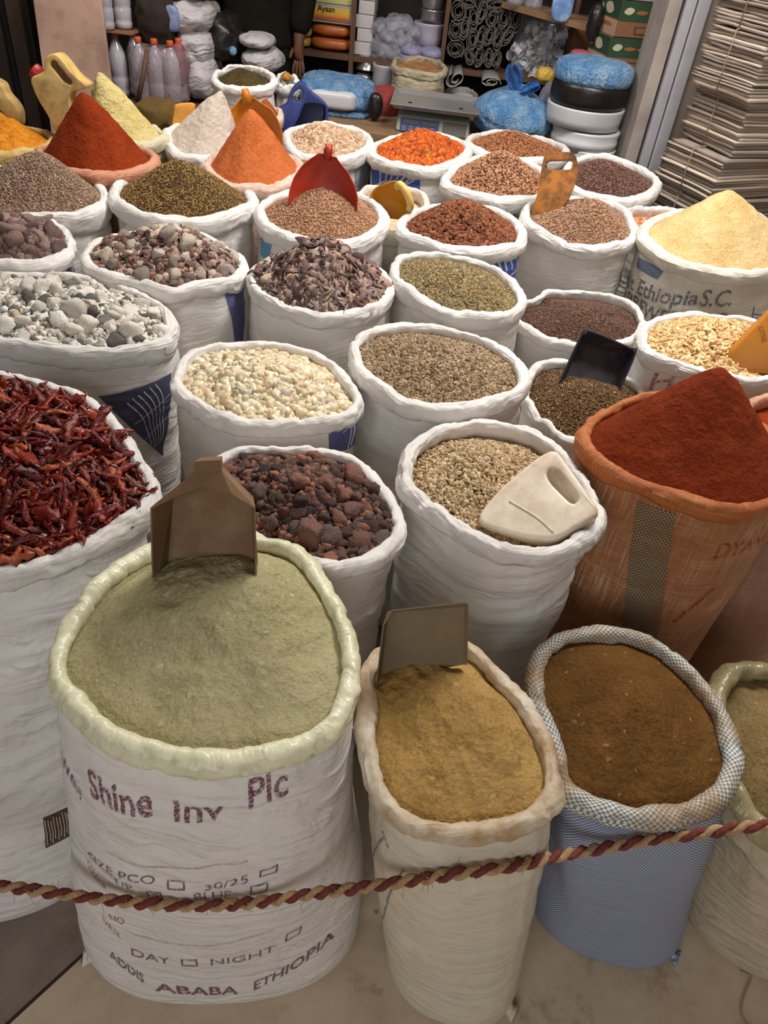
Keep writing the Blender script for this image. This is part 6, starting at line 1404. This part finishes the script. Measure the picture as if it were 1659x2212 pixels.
o = MB().box((xc_ + .0, Yq + .07, zq + .2635), (.17, .17, .004)).build('tray_card', m_cb); tag(o, 'thin cardboard sheet between the two bottle layers', 'cardboard')
m = MB(); m.tube([atY((298, 218), 3.70), atY((309, 165), 3.72), atY((318, 108), 3.76)], .011, 10); o = m.build('wooden_stick', m_dwood, None, atY((298, 218), 3.70), True); tag(o, 'thin dark wooden stick leaning in front of the bottles', 'stick')
m_ws = sack_mat('shiny_white_sacking', 'b8b2b0', thread=.003, weave=.2, wrinkle=.9, rough=.4, dirt='8a7a70', dirt_amt=.3); m_bs = M('blue_white_sacking', '7684a4', rough=.35, var=.2, bump=.6, bs=14)
def lay(label, p0, p1, Y, d, mat, seed, name='filled_sack', **k): return pillow(name, label, p0, p1, Y, d, mat, seed, 'sack', **k)
lay('lowest white sack of the stack, ribbed with folds, behind the six pack', (392, 132), (458, 224), 3.86, .34, m_ws, 101, p=3, amp=.02, fr=5, crease=.9)
k1 = lay('white sack with faded red lettering in the middle of the stack', (372, 70), (452, 158), 3.88, .34, m_ws, 102, p=2.6, amp=.022, fr=5, crease=.9)
lay('white and blue sack near the top of the stack', (350, 0), (446, 84), 3.90, .34, m_ws, 103, p=2.5, amp=.025, fr=5, crease=.9)
lay('uppermost white sack cut by the top frame edge', (345, -60), (448, 8), 3.92, .34, m_ws, 104, p=2.6, amp=.02, fr=5)
pillow('blue_flap', 'glossy blue sack flap hanging over the white sack stack', (344, 10), (386, 72), 3.86, .05, m_bs, 105, 'sack', p=3, amp=.012, fr=10)
pillow('red_flap', 'faded red sack corner hanging beside the six pack', (366, 92), (402, 190), 3.83, .06, M('faded_red_sacking', '8a4a4c', rough=.6, var=.15, bump=.4), 106, 'sack', p=2.6, amp=.012, fr=10)
pillow('brown_bag', 'dark brown cloth bag hanging above the six pack', (288, -30), (362, 118), 3.84, .14, M('dark_brown_cloth', '2a1e16', rough=.9, var=.3, bump=.4), 107, 'bag', p=2.5, amp=.03, fr=7)
V, F = text_mesh('MOCHA', True); V = V - V.mean(0); pt = atY((418, 108), 3.86); mesh_o = None
pillow('black_plastic_bag', 'glossy black plastic bag between white sacks and the seller', (440, 38), (512, 140), 4.0, .25, m_blackware, 108, 'bag', p=2.6, amp=.025, fr=6, crease=.9)
pillow('blue_scrap', 'small light blue plastic scrap on the black bag', (494, 100), (510, 122), 3.97, .03, m_film, 109, 'plastic', p=2.4, amp=.006, fr=20)
lay('upper plump white sack in front of the seller', (508, 76), (582, 113), 3.95, .22, m_ws, 110, p=2.5, amp=.016, fr=7, crease=.9)
lay('lower plump white sack with greenish side in front of the seller', (513, 108), (600, 164), 3.95, .24, m_ws, 111, p=2.6, amp=.016, fr=7, crease=.9)
pillow('olive_sack', 'crumpled olive sack lying beneath the water bottles', (282, 218), (378, 292), 3.60, .14, M('olive_cloth', '6a5226', rough=.9, var=.25, bump=.5), 112, 'sack', p=2.6, amp=.02, fr=8)
pillow('red_cloth', 'crumpled red cloth on the counter left of the weighing scale', (797, 196), (850, 268), 4.05, .14, M('red_cloth', '8a3430', rough=.8, var=.25, bump=.4), 114, 'cloth', p=2.4, amp=.02, fr=10)
pillow('black_pouch', 'small black pouch leaning against the blue wrapped tubs', (796, 202), (822, 262), 3.9, .06, m_blackware, 115, 'bag', p=2.4, amp=.008, fr=10)
blob('clear_wrap', 'crumpled grey plastic wrap behind the basin stack', 'plastic', atY((1190, 215), 4.02), (.10, .1, .16), m_clear, 116, 2.3, .02, 14)
# open sacks at the back
make_sack('herb', 'open white sack of dark green herb before the seller', m_sack, [(467, 166), (480, 150), (520, 143), (560, 150), (588, 168), (585, 185), (550, 192), (505, 188), (475, 180)], .935, a=.014, up=.014, cuff=.024, de=.02, wob=.006, taper=.8, maxtilt=8)
powder('herb', 'green_herb_heap', 'dark olive green ground herb in the sack before the seller', 'herb', powder_mat('pw_herb', '4a3e22', '322814', '5c4e2e', 20, 150, .8), apex=(518, 146), k=.6, rough=.004)
make_sack('small', 'small half empty open white sack before the seller', m_sack, [(598, 176), (606, 163), (625, 162), (640, 174), (636, 186), (612, 186)], .90, N=80, a=.012, up=.012, cuff=.03, de=.05, wob=.008, maxtilt=8)
pillow('yellow_wrapper', 'small crumpled yellow wrapper inside the small open white sack', (606, 158), (626, 180), float(SK['small'].c[1]) - .02, .05, M('gold_wrapper', 'a8782c', rough=.4, bump=.5), 113, 'wrapper', p=2.2, amp=.012, fr=20)
make_sack('rearorange', 'sack of reddish orange powder half hidden behind the amber scoop', m_pinkish, [(528, 246), (545, 236), (580, 234), (602, 242), (600, 256), (570, 264), (535, 260)], .84, N=80, a=.012, de=.01, taper=.75, maxtilt=8)
powder('rearorange', 'rear_orange_heap', 'reddish orange powder mound behind the amber scoop', 'powder', powder_mat('pw_rear', '9c5028', '7c3818', 'b06438', 12, 120, .6), apex=(575, 214), k=.5, rough=.004)
# cream sack behind the scale stands on the counter
def counter_sack(key, label, mat, pts, h, heap, **k):
    S = make_sack(key, label, mat, pts, h, **k); z0 = ZC + .002
    return S
make_sack('cream', 'cream sack of grain standing behind the weighing scale', sack_mat('cream_sacking', 'b5a88c', thread=.003, weave=.2, wrinkle=.9, dirt='8a7850', dirt_amt=.5), [(853, 138), (862, 126), (900, 124), (945, 134), (960, 150), (940, 158), (895, 152), (865, 148)], .905, z0=ZC + .002, N=100, a=.013, up=.012, cuff=.028, de=.02, wob=.006, maxtilt=8, taper=1.02)
powder('cream', 'back_grain_heap', 'light brown grain in the cream sack behind the weighing scale', 'grain', powder_mat('pw_cream', 'a8764a', '845834', 'c09468', 30, 180, .8), height=.0, k=1, rough=.004)
make_sack('flourbag', 'small rumpled grey sack of white powder behind the steel tray', M('grey_liner', 'a49a96', rough=.6, bump=.4), [(955, 212), (968, 194), (1000, 188), (1022, 196), (1030, 212), (1010, 228), (975, 226)], .775, z0=ZC + .002, N=80, a=.010, up=.012, cuff=.02, de=.02, wob=.008, maxtilt=8)
powder('flourbag', 'white_powder_heap', 'bright white powder in the small grey sack behind the tray', 'powder', powder_mat('pw_flourbag', 'd8d6d4', 'c4c2c0', 'e6e4e2', 12, 120, .4), height=.02, k=1, rough=.003)

# ================================================================ seller (cropped by the top of the frame)
YP_ = 4.32; px0 = atY((556, 60), YP_)[0]; org = np.array([px0, YP_, 0.0])
def skin_body(name, verts, edges, rad, mat, parent, lev=2):
    me = bpy.data.meshes.new(name); me.from_pydata([tuple(v) for v in verts], edges, []); o = bpy.data.objects.new(name, me); COL.objects.link(o)
    me.materials.append(mat); s = o.modifiers.new('skin', 'SKIN'); s.use_smooth_shade = True
    for i, r in enumerate(rad):
        rr = r if isinstance(r, tuple) else (r, r); me.skin_vertices[0].data[i].radius = rr
    me.skin_vertices[0].data[0].use_root = True
    ss = o.modifiers.new('sub', 'SUBSURF'); ss.levels = lev; ss.render_levels = lev
    bool_apply(o, []); o.data.polygons.foreach_set('use_smooth', np.ones(len(o.data.polygons), bool))
    if parent is not None: o.parent = parent
    return o
per = thing('person', 'seller in black clothes standing among the sacks, arm hanging down', 'person', org)
m_skin = M('brown_skin', '5a3826', rough=.55, var=.08); m_black = M('black_knit', '17140f', rough=.95, var=.25, vs=20, bump=.3, bs=120, spec=.1); m_trou = M('black_trousers', '1a1713', rough=.9, var=.2, spec=.1)
hnd = atY((645, 122), YP_ - .06) - org
sh_z = 1.50; hipz = .98
Vb = [(0, 0, 1.0), (0, 0, 1.2), (0, .0, 1.42), (0, 0, 1.54), (0, -.01, 1.62), (0, -.02, 1.70), (0, -.01, 1.80)]; Eb = [(0, 1), (1, 2), (2, 3), (3, 4), (4, 5), (5, 6)]; Rb = [(.11, .08), (.11, .08), (.13, .08), .06, .055, .085, .07]
def addv(p, r, frm): Vb.append(tuple(p)); Rb.append(r); Eb.append((frm, len(Vb) - 1)); return len(Vb) - 1
for sgn in (-1, 1):
    s_ = addv((sgn * .18, 0, 1.46), .062, 2); el = addv((sgn * .225, .0, 1.18), .045, s_)
    wr = addv((hnd[0], hnd[1], hnd[2] + .07) if sgn == 1 else (-.24, -.02, 1.0), .03, el); pm = addv(np.array(Vb[wr]) + np.array([.004 * sgn, -.01, -.06]), (.036, .018), wr)
    base_ = np.array(Vb[pm])
    for f, (dx, L) in enumerate(((-.026, .068), (-.009, .078), (.009, .074), (.025, .058))):
        k0 = addv(base_ + [dx * .6, -.004, -.025], .0095, pm); k1 = addv(base_ + [dx, -.012, -.025 - L * .5], .0085, k0); addv(base_ + [dx, -.004 - .012, -.025 - L], .007, k1)
    t0 = addv(base_ + [-.03 * sgn, -.015, .022], .011, pm); addv(base_ + [-.042 * sgn, -.028, -.018], .009, t0)
    hp_ = addv((sgn * .09, 0, .93), .085, 0); kn_ = addv((sgn * .10, -.01, .50), .058, hp_); an = addv((sgn * .105, .01, .09), .038, kn_); addv((sgn * .11, -.13, .035), .035, an)
body = skin_body('body', np.array(Vb), Eb, Rb, m_skin, per)
# face
m = MB(); m.lathe([(.004, .0), (.014, -.02), (.017, -.035), (.006, -.045)], (0, -.100, 1.735), 12); m.build('nose', m_skin, per, (0, 0, 0), True).location = (0, 0, 0)
for sx_ in (-.03, .03): MB().lathe([(.003, -.009), (.010, -.005), (.011, 0), (.010, .005), (.003, .009)], (sx_, -.083, 1.745), 14).build('eye', M('eye_white', 'c8c0b8', rough=.3), per, (0, 0, 0), True).location = (0, 0, 0)
MB().box((0, -.092, 1.668), (.045, .012, .010)).build('mouth', M('lips', '5a2c26', rough=.5), per, (0, 0, 0), bevel=.004).location = (0, 0, 0)
for sx_ in (-.085, .085): MB().lathe([(.004, -.03), (.016, -.02), (.02, 0), (.016, .02), (.004, .03)], (sx_, .0, 1.73), 12, squash=(.5, 1)).build('ear', m_skin, per, (0, 0, 0), True).location = (0, 0, 0)
blob('hair', '', '', (0, .015, 1.815), (.185, .21, .13), M('black_hair', '0e0b09', rough=.8, bump=.6, bs=90), 5, 2.2, .006, 30, parent=(None, np.zeros(3))).parent = per
sw = [(0, 0, 1.2), (0, 0, .94), (0, 0, 1.42), (0, 0, 1.52), (0, 0, .88)]; swE = [(0, 1), (0, 2), (2, 3), (1, 4)]; swR = [(.20, .14), (.21, .15), (.205, .135), .085, (.21, .15)]
for sgn in (-1, 1):
    i0 = len(sw); wq = np.array(Vb[[i for i, v in enumerate(Vb) if Rb[i] == .03][0 if sgn == -1 else 1]])
    sw += [(sgn * .19, 0, 1.46), (sgn * .235, 0, 1.18), tuple(wq + [0, 0, .01])]; swE += [(2, i0), (i0, i0 + 1), (i0 + 1, i0 + 2)]; swR += [.085, .072, .055]
skin_body('sweater', np.array(sw), swE, swR, m_black, per)
tr = [(0, 0, .98), (0, 0, 1.06)]; trE = [(0, 1)]; trR = [(.16, .12), (.15, .11)]
for sgn in (-1, 1):
    i0 = len(tr); tr += [(sgn * .095, 0, .90), (sgn * .105, -.01, .50), (sgn * .11, .01, .12)]; trE += [(0, i0), (i0, i0 + 1), (i0 + 1, i0 + 2)]; trR += [.108, .082, .07]
skin_body('trousers', np.array(tr), trE, trR, m_trou, per)

# loose drawstring of the corner sack
m = MB(); P = [onz(p, .006) for p in [(1600, 2098), (1622, 2112), (1612, 2140), (1602, 2175), (1606, 2205), (1620, 2225)]]; m.tube(spline(P, 40, False), .0018, 6)
o = m.build('drawstring', M('string_beige', 'a8977c', rough=.9), None, P[2], True); tag(o, 'thin loose beige string on the floor below the grey tan sack', 'string')

# ================================================================ light
def area(name, loc, target, size, power, col=(1, 1, 1), sy=None):
    l = bpy.data.lights.new(name, 'AREA'); l.energy = power; l.color = col; l.size = size
    if sy: l.shape = 'RECTANGLE'; l.size_y = sy
    o = bpy.data.objects.new(name, l); COL.objects.link(o); o.location = loc
    o.rotation_euler = (Vector(target) - Vector(loc)).to_track_quat('-Z', 'Y').to_euler(); return o
area('ceiling_lamp', (.75, 2.3, 2.75), (.35, 1.9, 0), 1.3, 76, (1, .97, .95), .5)
area('ceiling_lamp', (-1.0, 3.0, 2.75), (-.8, 2.6, 0), 1.0, 34, (1, .97, .94), .4)
area('street_daylight', (-.6, -2.4, 2.5), (0, 1.4, .5), 3.2, 66, (.96, .97, 1), 1.8)
w = bpy.data.worlds.new('world'); SC.world = w; w.use_nodes = True
bg = w.node_tree.nodes['Background']; bg.inputs[0].default_value = (1, .86, .76, 1); bg.inputs[1].default_value = .12
vs = SC.view_settings; vs.view_transform = 'Standard'; vs.look = 'None'; vs.exposure = 0.0; vs.gamma = 1.0; vs.use_curve_mapping = False
SC.display_settings.display_device = 'sRGB'
SC.cycles.max_bounces = 6; SC.cycles.transparent_max_bounces = 12
SC.cycles.use_denoising = True
